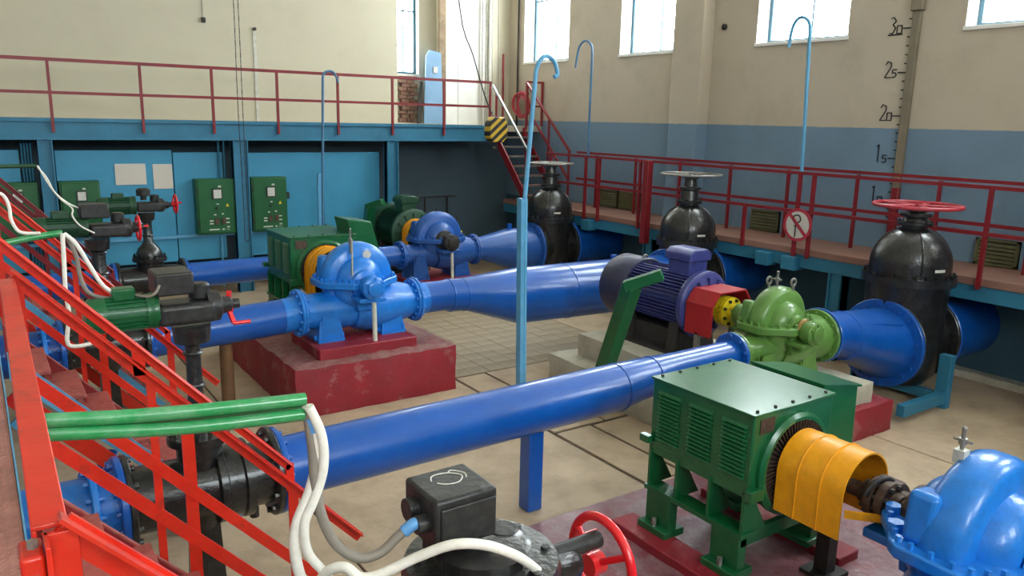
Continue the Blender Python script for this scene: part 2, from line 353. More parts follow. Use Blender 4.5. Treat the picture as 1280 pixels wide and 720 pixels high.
# ---- walls with window openings
M_WALLR = banded('right_wall_paint', [(0, (58, 92, 112)), (1.4, (112, 138, 160)), (3.10, (190, 178, 159))], stain_amt=0.22)  # same cream as the far wall, darkened here for the backlit side
M_WALLF = banded('far_wall_paint', [(0, (84, 104, 116)), (2.7, (200, 192, 170))], stain_amt=0.12)
M_WALLC = banded('plain_wall_paint', [(0, (112, 138, 160)), (3.1, (200, 190, 166))])
def wall_x(name, x0, x1, y0, y1, wins, mat):
    g = G().box(x0, x1, y0, y1, -.2, WIN_Z0).box(x0, x1, y0, y1, WIN_Z1, 8.0); e = sorted(wins); c = y0
    for a, b in e: g.box(x0, x1, c, a, WIN_Z0, WIN_Z1); c = b
    g.box(x0, x1, c, y1, WIN_Z0, WIN_Z1)
    o = g.build(name, mat); o['kind'] = 'structure'; return o
def wall_y(name, y0, y1, x0, x1, wins, mat, wz0=WIN_Z0, wz1=WIN_Z1):
    g = G().box(x0, x1, y0, y1, -.2, wz0).box(x0, x1, y0, y1, wz1, 8.0); c = x0
    for a, b in sorted(wins): g.box(c, a, y0, y1, wz0, wz1); c = b
    g.box(c, x1, y0, y1, wz0, wz1)
    o = g.build(name, mat); o['kind'] = 'structure'; return o
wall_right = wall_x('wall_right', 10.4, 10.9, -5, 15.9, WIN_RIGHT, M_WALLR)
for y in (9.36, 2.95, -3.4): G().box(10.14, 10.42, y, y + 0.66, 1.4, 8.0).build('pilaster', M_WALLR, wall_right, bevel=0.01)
wall_left = wall_x('wall_left', -3.1, -2.6, -5, 15.9, WIN_LEFT, M_WALLC)
wall_back = wall_y('wall_back', -5.5, -5, -3.1, 10.9, WIN_BACK, M_WALLC)
# far wall with its window niche (x 7.58..8.62) stepped back
wall_far = G().box(-2.6, 7.58, 15.4, 15.9, -.2, 8).box(8.62, 10.4, 15.4, 15.9, -.2, 8).box(7.58, 8.62, 15.4, 15.9, -.2, 3.0).box(7.58, 8.62, 15.62, 15.9, 3.0, 4.0) \
    .box(8.2, 8.62, 15.62, 15.9, 4.0, 6.2).box(7.58, 8.62, 15.4, 15.9, 6.2, 8.0).build('wall_far', M_WALLF); wall_far['kind'] = 'structure'
ceiling = G().box(-3.1, 10.9, -5.5, 15.9, 8.0, 8.25).build('ceiling', M_CEIL); ceiling['kind'] = 'structure'
G().box(10.2, 10.4, -5, 15.4, 0, 0.09).build('trim_1', M_CONC, bevel=0.01)['kind'] = 'structure'
bpy.data.objects['trim_1'].location = (0, 0, 0)

def window(n, ax, pos, a, b, z0, z1, inner, sill=True):
    """steel sash in a wall: ax 'x' -> wall plane x=pos, opening a..b along the wall; inner = inside face of the wall"""
    o = struct('window_%d' % n)
    def bx(u0, u1, w0, w1, q0, q1):
        return G().box(min(w0, w1), max(w0, w1), u0, u1, q0, q1) if ax == 'x' else G().box(u0, u1, min(w0, w1), max(w0, w1), q0, q1)
    t = 0.05; s = 1 if pos > inner else -1
    fr = G()
    for g in (bx(a, b, pos, pos + .06 * s, z0, z0 + .07), bx(a, b, pos, pos + .06 * s, z1 - .07, z1), bx(a, a + .07, pos, pos + .06 * s, z0 + .07, z1 - .07), bx(b - .07, b, pos, pos + .06 * s, z0 + .07, z1 - .07)): fr.add(g.v, g.f)
    f = fr.build('window_frame', M_FRAME, o, bevel=0.006)
    mid = (a + b) / 2
    bx(mid - .012, mid + .012, pos + .01 * s, pos + .045 * s, z0 + .07, z1 - .07).build('mullion', M_FRAME, o)
    bx(a + .07, b - .07, pos + .012 * s, pos + .045 * s, z0 + 1.30, z0 + 1.33).build('transom', M_FRAME, o)
    for u0, u1 in ((a + .07, mid - .012), (mid + .012, b - .07)):
        bx(u0, u1, pos + .024 * s, pos + .03 * s, z0 + .07, z0 + 1.30).build('pane', M_GLASS, o)
        bx(u0, u1, pos + .024 * s, pos + .03 * s, z0 + 1.33, z1 - .07).build('pane', M_GLASS, o)
    # white-washed reveal lining and sloped sill
    for g in (bx(a, a + .012, inner - .004 * s, pos, z0, z1), bx(b - .012, b, inner - .004 * s, pos, z0, z1)): g.build('reveal', M_WHITE, o)
    if sill: bx(a - .01, b + .01, inner - .03 * s, pos + .02 * s, z0 - .03, z0 + .02).build('sill', M_WHITE, o, bevel=0.005)
    return o
wn = 1
for a, b in WIN_RIGHT: window(wn, 'x', 10.66, a, b, WIN_Z0, WIN_Z1, 10.4); wn += 1
for a, b in WIN_LEFT: window(wn, 'x', -2.86, a, b, WIN_Z0, WIN_Z1, -2.6); wn += 1
for a, b in WIN_BACK: window(wn, 'y', -5.26, a, b, WIN_Z0, WIN_Z1, -5.0); wn += 1
window(wn, 'y', 15.74, 7.58, 8.2, 4.0, 6.2, 15.62)
# white double door leaf at the right end of the far wall
d1 = struct('door_1')
for a, b in ((8.72, 9.02), (9.03, 9.72)): G().box(a, b, 15.36, 15.41, 2.98, 6.4).build('door_leaf', M_WHITE, d1, bevel=0.006)
G().box(8.56, 8.71, 15.34, 15.42, 2.98, 6.45).build('door_frame', M_JAMB, d1)
G().box(9.73, 9.82, 15.34, 15.42, 2.98, 6.45).build('door_frame', M_WHITEPIPE, d1)
# broken brickwork under the far window: each brick by itself
for r in range(12):
    for c in range(2):
        x0 = 7.66 + c * 0.2 + (0.07 if r % 2 else 0)
        G().box(x0, x0 + 0.185, 15.5 + rnd.uniform(0, .03), 15.64, 3.02 + r * 0.08, 3.02 + r * 0.08 + 0.07).build('brick', M_BRICK, wall_far, bevel=0.006, seg=1)

# ---- balcony along the far wall
bal = struct('balcony')
G().box(-2.6, 8.95, 14.0, 15.4, 2.86, 2.98).build('deck', M_CONC, bal)
G().box(8.95, 10.4, 14.1, 15.4, 2.86, 2.98).build('deck', M_CONC, bal)
beam = G().box(-2.6, 8.95, 13.94, 14.02, 2.68, 2.93).box(-2.6, 8.97, 13.90, 14.06, 2.93, 2.985).box(-2.6, 8.97, 13.90, 14.06, 2.66, 2.69).build('edge_beam', M_BEAM, bal)
for x0, x1 in ((-1.95, -1.75), (0.86, 1.06), (3.74, 3.99), (6.63, 6.86)):
    G().box(x0, x1, 13.97, 14.07, 0, 2.68).box(x0, x0 + .02, 13.92, 14.12, 0, 2.67).box(x1 - .02, x1, 13.92, 14.12, 0, 2.67).build('column', M_BEAM, bal)
for x0, x1, zt in ((-1.6, -0.2, 2.5), (-0.18, 0.62, 2.5), (1.09, 2.80, 2.49), (2.815, 3.62, 2.45), (4.06, 5.42, 2.44), (5.435, 6.58, 2.44)):
    G().box(x0, x1, 14.2, 14.23, 0.60, zt).build('panel', M_CYAN, bal, bevel=0.008)
for x in (0.66, 0.70, 0.74, 0.78): G().cyl((x, 14.18, 0.6), (x, 14.18, 2.6), 0.014, n=8).build('conduit', M_BEAM, bal)
for x in (3.55, 3.64): G().cyl((x, 14.16, 2.0), (x, 14.16, 2.66), 0.016, n=8).build('conduit', M_BEAM, bal)
G().bar((-1.7, 14.16, 1.03), (5.0, 14.16, 1.03), 0.05, 0.05).build('cabinet_shelf', M_LTBLUE, bal)
G().cyl((3.52, 14.15, 0.1), (3.52, 14.15, 1.0), 0.02, n=8).build('shelf_leg', M_LTBLUE, bal)

# ---- raised walkway along the right wall
wk = struct('walkway')
G().box(9.36, 10.4, -5, 14.0, 1.36, 1.45).build('deck', M_DECK, wk, bevel=0.006)
G().box(9.38, 9.46, -5, 14.0, 1.18, 1.37).build('edge_beam', M_BEAM, wk, bevel=0.005)
for y in (-2.6, 0.9, 3.0, 5.92, 9.48, 12.6):
    G().box(9.40, 9.56, y, y + .19, 0, 1.2).box(9.36, 9.60, y, y + .02, 0, 1.19).box(9.36, 9.60, y + .17, y + .19, 0, 1.19).build('column', M_BEAM, wk)
for y in (11.0, 7.02, 6.58): G().box(9.25, 9.46, y, y + .22, 1.14, 1.33).build('bracket_block', M_BEAM, wk, bevel=0.01)

# ---- plate gallery on the near left
gal = struct('gallery')
for i in range(12):
    y0 = -5 + i * 1.55
    G().box(-1.3, 0.028, y0 + .004, y0 + 1.546, 1.42, 1.45).build('floor_plate', M_GRATE, gal, bevel=0.004, seg=1)
g = G()
for i in range(260):
    for j in range(9):
        y = 0.6 + i * 0.03; x = -0.22 + j * 0.028
        g.bar((x - .008, y - .006, 1.4515), (x + .008, y + .006, 1.4515), .004, .003)
g.build('tread_pattern', M_GRATE, gal, stuff=True)
G().box(0.028, 0.036, -5, 13.6, 1.40, 1.458).build('edge_angle', M_LTBLUE, gal)
for y in (-3, 0.2, 4.9, 7.6, 10.6): G().box(-0.14, 0.0, y, y + .12, 0, 1.42).build('column', M_BEAM, gal)
G().box(-1.3, -1.2, -5, 13.6, 1.2, 1.42).build('edge_beam', M_BEAM, gal)
for y in (-3, 0.2, 4.9, 7.6, 10.6): G().box(-1.3, -1.18, y, y + .12, 0, 1.2).build('column', M_BEAM, gal)

# ================================================================== RAILINGS AND STAIRS
r = thing('balcony_railing', 'dark red pipe railing along the edge of the far blue balcony', 'railing', (3.2, 13.95, 2.77))
for x in (-2.2, -1.1, 0.0, 1.09, 2.35, 3.44, 4.53, 5.64, 6.73, 7.85, 8.93): G().bar((x, 13.9, 2.77), (x, 13.9, 3.83), .04, .04, (0, 1, 0)).build('post', M_RAIL, r)
G().bar((-2.58, 13.9, 3.84), (8.95, 13.9, 3.84), .05, .05).build('top_rail', M_RAIL, r)
G().bar((-2.58, 13.9, 3.36), (8.95, 13.9, 3.36), .035, .045).build('mid_rail', M_RAIL, r)

r = thing('walkway_railing', 'dark red railing along the open edge of the right walkway', 'railing', (9.33, 5, 1.33))
for y in (-4.0, -2.9, -1.8, -0.7, 0.4, 1.5, 2.8, 4.2, 6.45, 6.67, 9.8, 10.86, 11.24, 12.3): G().bar((9.335, y, 1.33), (9.335, y, 2.46), .045, .045, (0, 1, 0)).build('post', M_RAIL, r)
G().bar((9.335, 7.56, 1.35), (9.335, 7.56, 1.97), .045, .045, (0, 1, 0)).build('post', M_RAIL, r)
G().bar((9.335, -5, 2.48), (9.335, 12.45, 2.48), .045, .042).build('top_rail', M_RAIL, r)
G().bar((9.335, -5, 1.96), (9.335, 12.45, 1.96), .035, .045).build('mid_rail', M_RAIL, r)
r = thing('wall_side_railing', 'dark red railing on the wall side of the right walkway', 'railing', (10.07, 5, 1.45))
for y in (-4, -2.8, -1.6, -0.4, 0.7, 1.8, 2.9, 4.05, 5.15, 6.28, 7.4, 8.5, 9.6, 10.7, 11.8): G().bar((10.07, y, 1.45), (10.07, y, 2.47), .04, .04, (0, 1, 0)).build('post', M_RAIL, r)
G().bar((10.07, -5, 2.5), (10.07, 12.4, 2.5), .045, .042).build('top_rail', M_RAIL, r)
G().bar((10.07, -5, 1.98), (10.07, 12.4, 1.98), .035, .045).build('mid_rail', M_RAIL, r)
o = G().box(9.17, 9.29, 9.45, 9.57, 1.12, 2.50).build('support_post', M_RAIL, bevel=0.01)
tag(o, 'thick red square post standing at the walkway edge behind the middle valve', 'post')

# ---- steep stair from the walkway up to the balcony in the far corner
S = thing('corner_stair', 'steep steel stair with maroon treads climbing to the balcony corner', 'stair', (9.5, 13.3, 1.45))
for x in (9.12, 9.88): G().prism([(x, 12.86, 1.45), (x, 14.06, 2.72), (x, 14.06, 2.95), (x, 12.86, 1.68)], (.03, 0, 0)).build('stringer', M_RAIL, S)
for i in range(7):
    y = 12.96 + i * 0.158; z = 1.62 + i * 0.19
    G().box(9.15, 9.88, y - .06, y + .13, z - .03, z).build('tread', M_REDPLATE, S)
    G().bar((9.15, y - .06, z - .015), (9.88, y - .06, z - .015), .02, .04).build('nosing', M_STEEL, S)
G().bar((9.12, 14.1, 3.80), (9.12, 12.78, 2.5), .04, .04).build('handrail', M_STEEL, S)
G().bar((9.12, 13.95, 2.85), (9.12, 13.95, 3.66), .035, .035).build('baluster', M_RAIL, S)
G().bar((9.12, 12.85, 1.6), (9.12, 12.85, 2.56), .035, .035).build('baluster', M_RAIL, S)
G().bar((9.93, 14.03, 3.89), (9.93, 12.47, 2.5), .04, .04).build('handrail', M_RAIL, S)
G().bar((9.93, 13.91, 3.28), (9.93, 12.52, 1.97), .035, .035).build('mid_rail', M_RAIL, S)
for y, z0, z1 in ((12.5, 1.45, 2.5), (13.2, 1.9, 3.15), (14.02, 2.9, 3.9)): G().bar((9.93, y, z0), (9.93, y, z1), .035, .035).build('baluster', M_RAIL, S)
r = thing('stair_head_railing', 'small maroon railing frame at the head of the corner stair', 'railing', (10.15, 14.05, 2.98))
for x in (9.97, 10.37): G().bar((x, 14.06, 2.98), (x, 14.06, 3.88), .04, .04, (0, 1, 0)).build('post', M_RAIL, r)
G().bar((9.95, 14.06, 3.9), (10.39, 14.06, 3.9), .04, .04).build('top_rail', M_RAIL, r)
G().bar((9.95, 14.06, 3.4), (10.39, 14.06, 3.4), .035, .035).build('mid_rail', M_RAIL, r)

# ---- the near stairs: each falls from the gallery along +x at 47.5 degrees
K = math.tan(math.radians(47.5))
def sl(x, z): return z - K * (x - 0.1)
def access_stair(y0, y1, label, rail_label, lower_near, mat_rail):
    st = thing('access_stair', label, 'stair', (0.75, (y0 + y1) / 2, 0), 'stairs down from the plate gallery')
    xb = 1.47
    for i in range(7):
        x = 0.10 + i * 0.195; z = 1.40 - i * 0.203
        G().box(x - .01, x + .205, y0 + .012, y1 - .014, z - .028, z).build('tread', M_REDPLATE, st, bevel=0.003, seg=1)
        G().box(x + .19, x + .205, y0 + .012, y1 - .014, z - .06, z - .028).build('nosing', M_STRINGER, st)
    def plate(y, zt, zb, t=.012): return G().prism([(0.07, y, sl(.07, zt)), (xb + .03, y, max(0.0, sl(xb + .03, zt))), (xb - .12, y, 0.0), (0.07, y, sl(.07, zb))], (0, t, 0))
    plate(y1 - .013, 1.565, 1.30).build('stringer', M_STRINGER, st)
    G().bar((0.07, y1, sl(.07, 1.572)), (xb, y1, sl(xb, 1.572)), .03, .008).build('stringer_flange', M_REDPLATE, st)
    if lower_near:
        plate(y0, 1.53, 1.34).build('stringer', M_LTBLUE, st, label='light blue near stringer')
        G().bar((0.06, y0 - .01, sl(.06, 1.23)), (xb - .1, y0 - .01, sl(xb - .1, 1.23)), .03, .11).build('stringer_angle', M_RED, st)
        G().bar((0.06, y0 - .03, sl(.06, 1.06)), (xb - .25, y0 - .03, sl(xb - .25, 1.06)), .03, .06).build('cable_tray', M_LTBLUE, st)
    else:
        plate(y0, 1.5, 1.30).build('stringer', M_STRINGER, st)
    # railing on the far side
    rl = thing('stair_railing', rail_label, 'railing', (0.75, y1 + .03, 0.8), 'railings of the near stairs')
    yy = y1 + .035
    x1 = 1.53
    G().bar((0.09, yy, sl(.09, 2.447)), (x1, yy, sl(x1, 2.447)), .012, .05).bar((.09, yy - .022, sl(.09, 2.472)), (x1, yy - .022, sl(x1, 2.472)), .05, .008).build('handrail', mat_rail, rl)
    hr = G().bar((0.035, yy, sl(.035, 2.545)), (1.17, yy, sl(1.17, 2.545)), .014, .042).bar((.035, yy - .02, sl(.035, 2.566)), (1.17, yy - .02, sl(1.17, 2.566)), .05, .007)
    hr.build('grab_rail', mat_rail, rl, bevel=0.004)
    G().bar((1.165, yy, sl(1.165, 2.56)), (1.165, yy, sl(1.165, 2.42)), .04, .014, (0, 1, 0)).build('grab_rail_end', mat_rail, rl)
    G().bar((0.52, yy, sl(.52, 2.545)), (0.52, yy, sl(.52, 2.43)), .05, .012, (0, 1, 0)).build('grab_rail_bracket', mat_rail, rl)
    G().bar((0.10, yy, sl(.10, 2.035)), (1.46, yy, sl(1.46, 2.035)), .012, .052).build('mid_rail', mat_rail, rl)
    G().bar((0.10, yy, sl(.10, 1.79)), (1.46, yy, sl(1.46, 1.79)), .012, .058).build('mid_rail', mat_rail, rl)
    for x, w in ((0.1, .05), (0.56, .035), (0.70, .055), (1.18, .05)):
        G().bar((x, yy + .008, sl(x, 1.42)), (x, yy + .008, sl(x, 2.44)), w, .012, (0, 1, 0)).build('post', mat_rail, rl)
    return st
access_stair(2.32, 3.58, 'red plate stair nearest the camera, below the bright red barrier bar', 'bright red angle-iron railing of the nearest stair, in front of the green gate valve motor', False, M_RED)
access_stair(5.84, 6.50, 'red plate stair with light blue stringer behind the near railing', 'red stair railing behind the nearest green gate valve motor', True, M_RED)
access_stair(8.74, 9.38, 'farthest red plate stair at the left edge, below the green switch boxes', 'dark red stair railing farthest from the camera at the left edge', True, M_RAIL)

b = thing('barrier_bar', 'thick bright red angle-iron bar running along the gallery edge beside the camera', 'railing', (0.1, 1.37, 1.45))
G().prism([(.020, 1.36, 2.442), (.072, 1.36, 2.442), (.100, 3.59, 2.442), (.046, 3.59, 2.442)], (0, 0, .01)).prism([(.020, 1.36, 2.35), (.028, 1.36, 2.35), (.054, 3.59, 2.35), (.046, 3.59, 2.35)], (0, 0, .095)).build('angle_bar', M_RED, b, bevel=0.003)
G().box(0.035, 0.085, 1.345, 1.357, 1.46, 2.44).box(0.035, 0.043, 1.30, 1.357, 1.46, 2.44).build('post', M_RED, b, bevel=0.002)
c = G().box(0.0, 0.034, 1.31, 1.38, 2.35, 2.425).build('clamp', M_RED, b, bevel=0.006)
G().cyl((0.018, 1.30, 2.385), (0.018, 1.312, 2.385), 0.011, n=6).cyl((0.02, 1.345, 2.42), (0.02, 1.345, 2.437), 0.009, n=6).build('clamp_bolt', M_STEEL, c)
G().bar((0.06, 1.362, sl(.06, 2.40)), (1.42, 1.362, sl(1.42, 2.40)), .010, .05).bar((.06, 1.345, sl(.06, 2.423)), (1.42, 1.345, sl(1.42, 2.423)), .035, .007).build('handrail', M_RED, b)
G().prism([(0.07, 1.366, sl(.07, 1.565)), (1.44, 1.366, sl(1.44, 1.565)), (1.30, 1.366, 0), (0.07, 1.366, sl(.07, 1.33))], (0, .012, 0)).build('stringer', M_STRINGER, b)
for x in (0.75, 1.38): G().bar((x, 1.36, sl(x, 1.45)), (x, 1.36, sl(x, 2.41)), .05, .012, (0, 1, 0)).build('post', M_RED, b)

# ================================================================== MACHINE BUILDERS
def flange(parent, c, ax, r, t, mat, n=14, br=0.016, name='flange', bmat=None):
    c = V(c); ax = V(ax)
    o = G().lathe(c, ax, [(r * .6, -t / 2), (r - .008, -t / 2), (r, -t / 2 + .008), (r, t / 2 - .008), (r - .008, t / 2), (r * .6, t / 2)], 36).build(name, mat, parent)
    G().bolts(c, ax, r * .87, n, br, t + .05).build('flange_bolts', bmat or mat, o, stuff=True)
    return o
def eye_bolt(parent, c, R=.035, mat=None, ax=(0, 1, 0)):
    c = V(c)
    return G().torus(c + V((0, 0, R + .03)), ax, R, .011, 18, 8).cyl(c - V((0, 0, .02)), c + V((0, 0, .035)), .015, n=8).build('lifting_eye', mat or M_STEEL, parent)

def pump(label, cx, cy, cz, mat, zn, zf, xl, xr, rl, rr, sc=1.0, drain=True, cap_mat=None, plate=True, eyes=(), ly=1.0, back_cap=None):
    """horizontal split-case pump: shaft along y through (cx,cy,cz), nozzle axis at height zn, feet down to zf"""
    p = thing('split_case_pump', label, 'pump', (cx, cy, zf))
    s = sc
    up = (0, 0, 1)
    # upper half: volute ridge, shoulders and the two suction domes
    ridge = [(.10, -.135), (.345, -.13), (.385, -.10), (.40, -.05), (.40, .05), (.385, .10), (.345, .13), (.10, .135)]
    def half(prof, ecc, t0, t1, o):
        a = G(); k = 28; rings = []
        for r, h in prof:
            ring = []
            for i in range(k + 1):
                t = t0 + (t1 - t0) * i / k; q = r * s * (1 + ecc * math.cos(t))
                ring.append(V((o[0] + q * math.cos(t), o[1] + h * s * ly, o[2] + q * math.sin(t))))
            rings.append(ring)
        return a.loft(rings, cap=True)
    uc = half(ridge, 0.05, 0, PI, (cx, cy, cz + .02)).build('upper_casing', mat, p)
    for sy in (-1, 1):
        dome = [(.26, .10), (.25, .17), (.232, .215), (.20, .255), (.155, .285), (.09, .305), (.01, .31)]
        half([(r, h * sy) for r, h in dome], 0.0, 0, PI, (cx, cy, cz + .02)).build('suction_dome', mat, uc)
    # shoulder bosses leaning along the ridge
    for sx in (-1, 1):
        G().bar((cx + sx * .30 * s, cy + .14 * ly, cz + .03), (cx + sx * .27 * s, cy + .14 * ly, cz + .27 * s), .14 * s, .16 * s * ly, (0, 1, 0)).build('casing_lug', mat, uc, bevel=.035, seg=3)
    # split flange with its row of studs
    ol = [(-.44, -.17), (-.40, -.23), (-.27, -.33), (-.17, -.43), (.17, -.43), (.27, -.33), (.40, -.23), (.44, -.17), (.44, .17), (.40, .23), (.27, .33), (.17, .43), (-.17, .43), (-.27, .33), (-.40, .23), (-.44, .17)]
    sf = G().prism([(cx + x * s, cy + y * s, cz - .035) for x, y in [(x, y * ly) for x, y in ol]], (0, 0, .075)).build('split_flange', mat, p, bevel=.012)
    g = G()
    for i in range(len(ol)):
        a, b = ((q[0], q[1] * ly) for q in (ol[i], ol[(i + 1) % len(ol)])); n = max(1, round(math.dist(a, b) / .09))
        for k in range(n):
            x, y = a[0] + (b[0] - a[0]) * (k + .5) / n, a[1] + (b[1] - a[1]) * (k + .5) / n
            g.cyl((cx + x * s * .93, cy + y * s * .93, cz + .03), (cx + x * s * .93, cy + y * s * .93, cz + .075), .017, n=6)
    g.build('casing_studs', mat, sf, stuff=True)
    # lower half and nozzles
    lc = half([(r * .9, h) for r, h in ridge], 0.0, PI, 2 * PI, (cx, cy, cz - .02))
    for sy in (-1, 1):
        lo = [(.30, .08), (.29, .17), (.265, .22), (.225, .26), (.165, .29), (.05, .305)]
        h2 = half([(r, h * sy) for r, h in lo], 0.0, PI, 2 * PI, (cx, cy, cz - .02)); lc.add(h2.v, h2.f)
    lc.build('lower_casing', mat, p)
    fl, fr_ = cx + xl, cx + xr
    G().lathe((cx, cy, zn), (1, 0, 0), [(.24 * s, -.05), (.28 * s, .10), (.275 * s, .26 * s), (.25 * s, .40 * s), (rr * 1.08, xr - .08), (rr * 1.02, xr)], 32).build('suction_nozzle', mat, p)
    G().lathe((cx, cy, zn), (-1, 0, 0), [(.20 * s, -.05), (.22 * s, .16), (rl * 1.1, .34 * s), (rl * 1.04, -xl)], 32).build('discharge_nozzle', mat, p)
    G().prism([(cx + xl * .72, cy - .075, zn + rl * .6), (cx - .26 * s, cy - .075, cz - .03), (cx - .05, cy - .075, cz - .03), (cx - .05, cy - .075, zn), (cx + xl * .55, cy - .075, zn)], (0, .15, 0)).build('shoulder_web', mat, p, bevel=.02)
    flange(p, (fl + .018, cy, zn), (1, 0, 0), rl + .075, .035, mat, 12, name='discharge_flange')
    flange(p, (fr_ - .018, cy, zn), (1, 0, 0), rr + .062, .035, mat, 14, name='suction_flange')
    # bearing brackets and housings
    for sy in (-1, 1):
        l_ = s * ly; cm = (back_cap if sy > 0 and back_cap else cap_mat) or mat
        bh = G().lathe((cx, cy + sy * .30 * l_, cz), (0, sy, 0), [(.16 * s, 0), (.15 * s, .04), (.085 * s, .06), (.085 * s, .13 * l_), (.115 * s, .14 * l_), (.125 * s, .16 * l_), (.125 * s, .27 * l_), (.105 * s, .285 * l_), (.085 * s, .29 * l_), (.085 * s, .315 * l_), (.07 * s, .325 * l_), (.002, .326 * l_)], 24).build('bearing_housing', cm, p)
        G().bolts((cx, cy + sy * .585 * l_, cz), (0, 1, 0), .1 * s, 6, .012, .03).build('cap_bolts', cm, bh, stuff=True)
        G().prism([(cx - .13 * s, cy + sy * .29 * l_, cz - .07), (cx + .13 * s, cy + sy * .29 * l_, cz - .07), (cx + .09 * s, cy + sy * .29 * l_, cz - .28 * s), (cx - .09 * s, cy + sy * .29 * l_, cz - .28 * s)], (0, sy * .05, 0)).build('bearing_bracket', mat, p, bevel=.008)
        G().box(cx - .15 * s, cx + .15 * s, min(cy + sy * .28 * l_, cy + sy * .54 * l_), max(cy + sy * .28 * l_, cy + sy * .54 * l_), cz - .16 * s, cz - .11 * s).build('bearing_shelf', mat, p, bevel=.012)
    # feet: gusseted channels on the nozzle sides
    for sx in (-1, 1):
        x = cx + sx * .36 * s
        f = G().box(x - .15, x + .15, cy - .24, cy + .24, zf, zf + .035)
        for y in (-.2, .2):
            f.prism([(x - .13, cy + y - .01, zf + .03), (x + .13, cy + y - .01, zf + .03), (x + .085, cy + y - .01, zn), (x - .085, cy + y - .01, zn)], (0, .02, 0))
        for q in (-1, 1):
            f.prism([(x + q * .13, cy - .235, zf + .03), (x + q * .085, cy - .17, zn - .02), (x + q * .085, cy + .17, zn - .02), (x + q * .13, cy + .235, zf + .03)], (.018 * q, 0, 0))
        ft = f.build('foot', mat, p)
        G().bolts((x, cy, zf + .05), (0, 0, 1), .22, 4, .02, .05).build('foot_bolts', mat, ft, stuff=True)
    if plate: G().lathe((cx + .10, cy - .137 * s * ly, cz + .29 * s), (0, -1, 0), [(.05, 0), (.05, .004), (.001, .005)], 20).build('nameplate', M_LABEL, p, label='white oval nameplate')
    if drain: G().tube([(cx + .02, cy - .46 * s, cz - .1), (cx + .02, cy - .47 * s, cz - .3), (cx + .01, cy - .5 * s, zf + .03)], .026, 10).build('drain_pipe', M_WHITEPIPE, p)
    for ex, ey, ez in eyes: eye_bolt(p, (cx + ex, cy + ey, cz + ez))
    return p
def vent_cock(parent, c, h=.12, mat=None, lever=True):
    c = V(c)
    g = G().cyl(c, c + V((0, 0, h)), .012, n=8).cyl(c + V((0, 0, h * .4)), c + V((0, 0, h * .65)), .022, n=10)
    if lever: g.cyl(c + V((0, -.05, h * .55)), c + V((0, .05, h * .55)), .009, n=8).ball(c + V((0, 0, h + .01)), .014, 10)
    return g.build('vent_cock', mat or M_STEEL, parent)

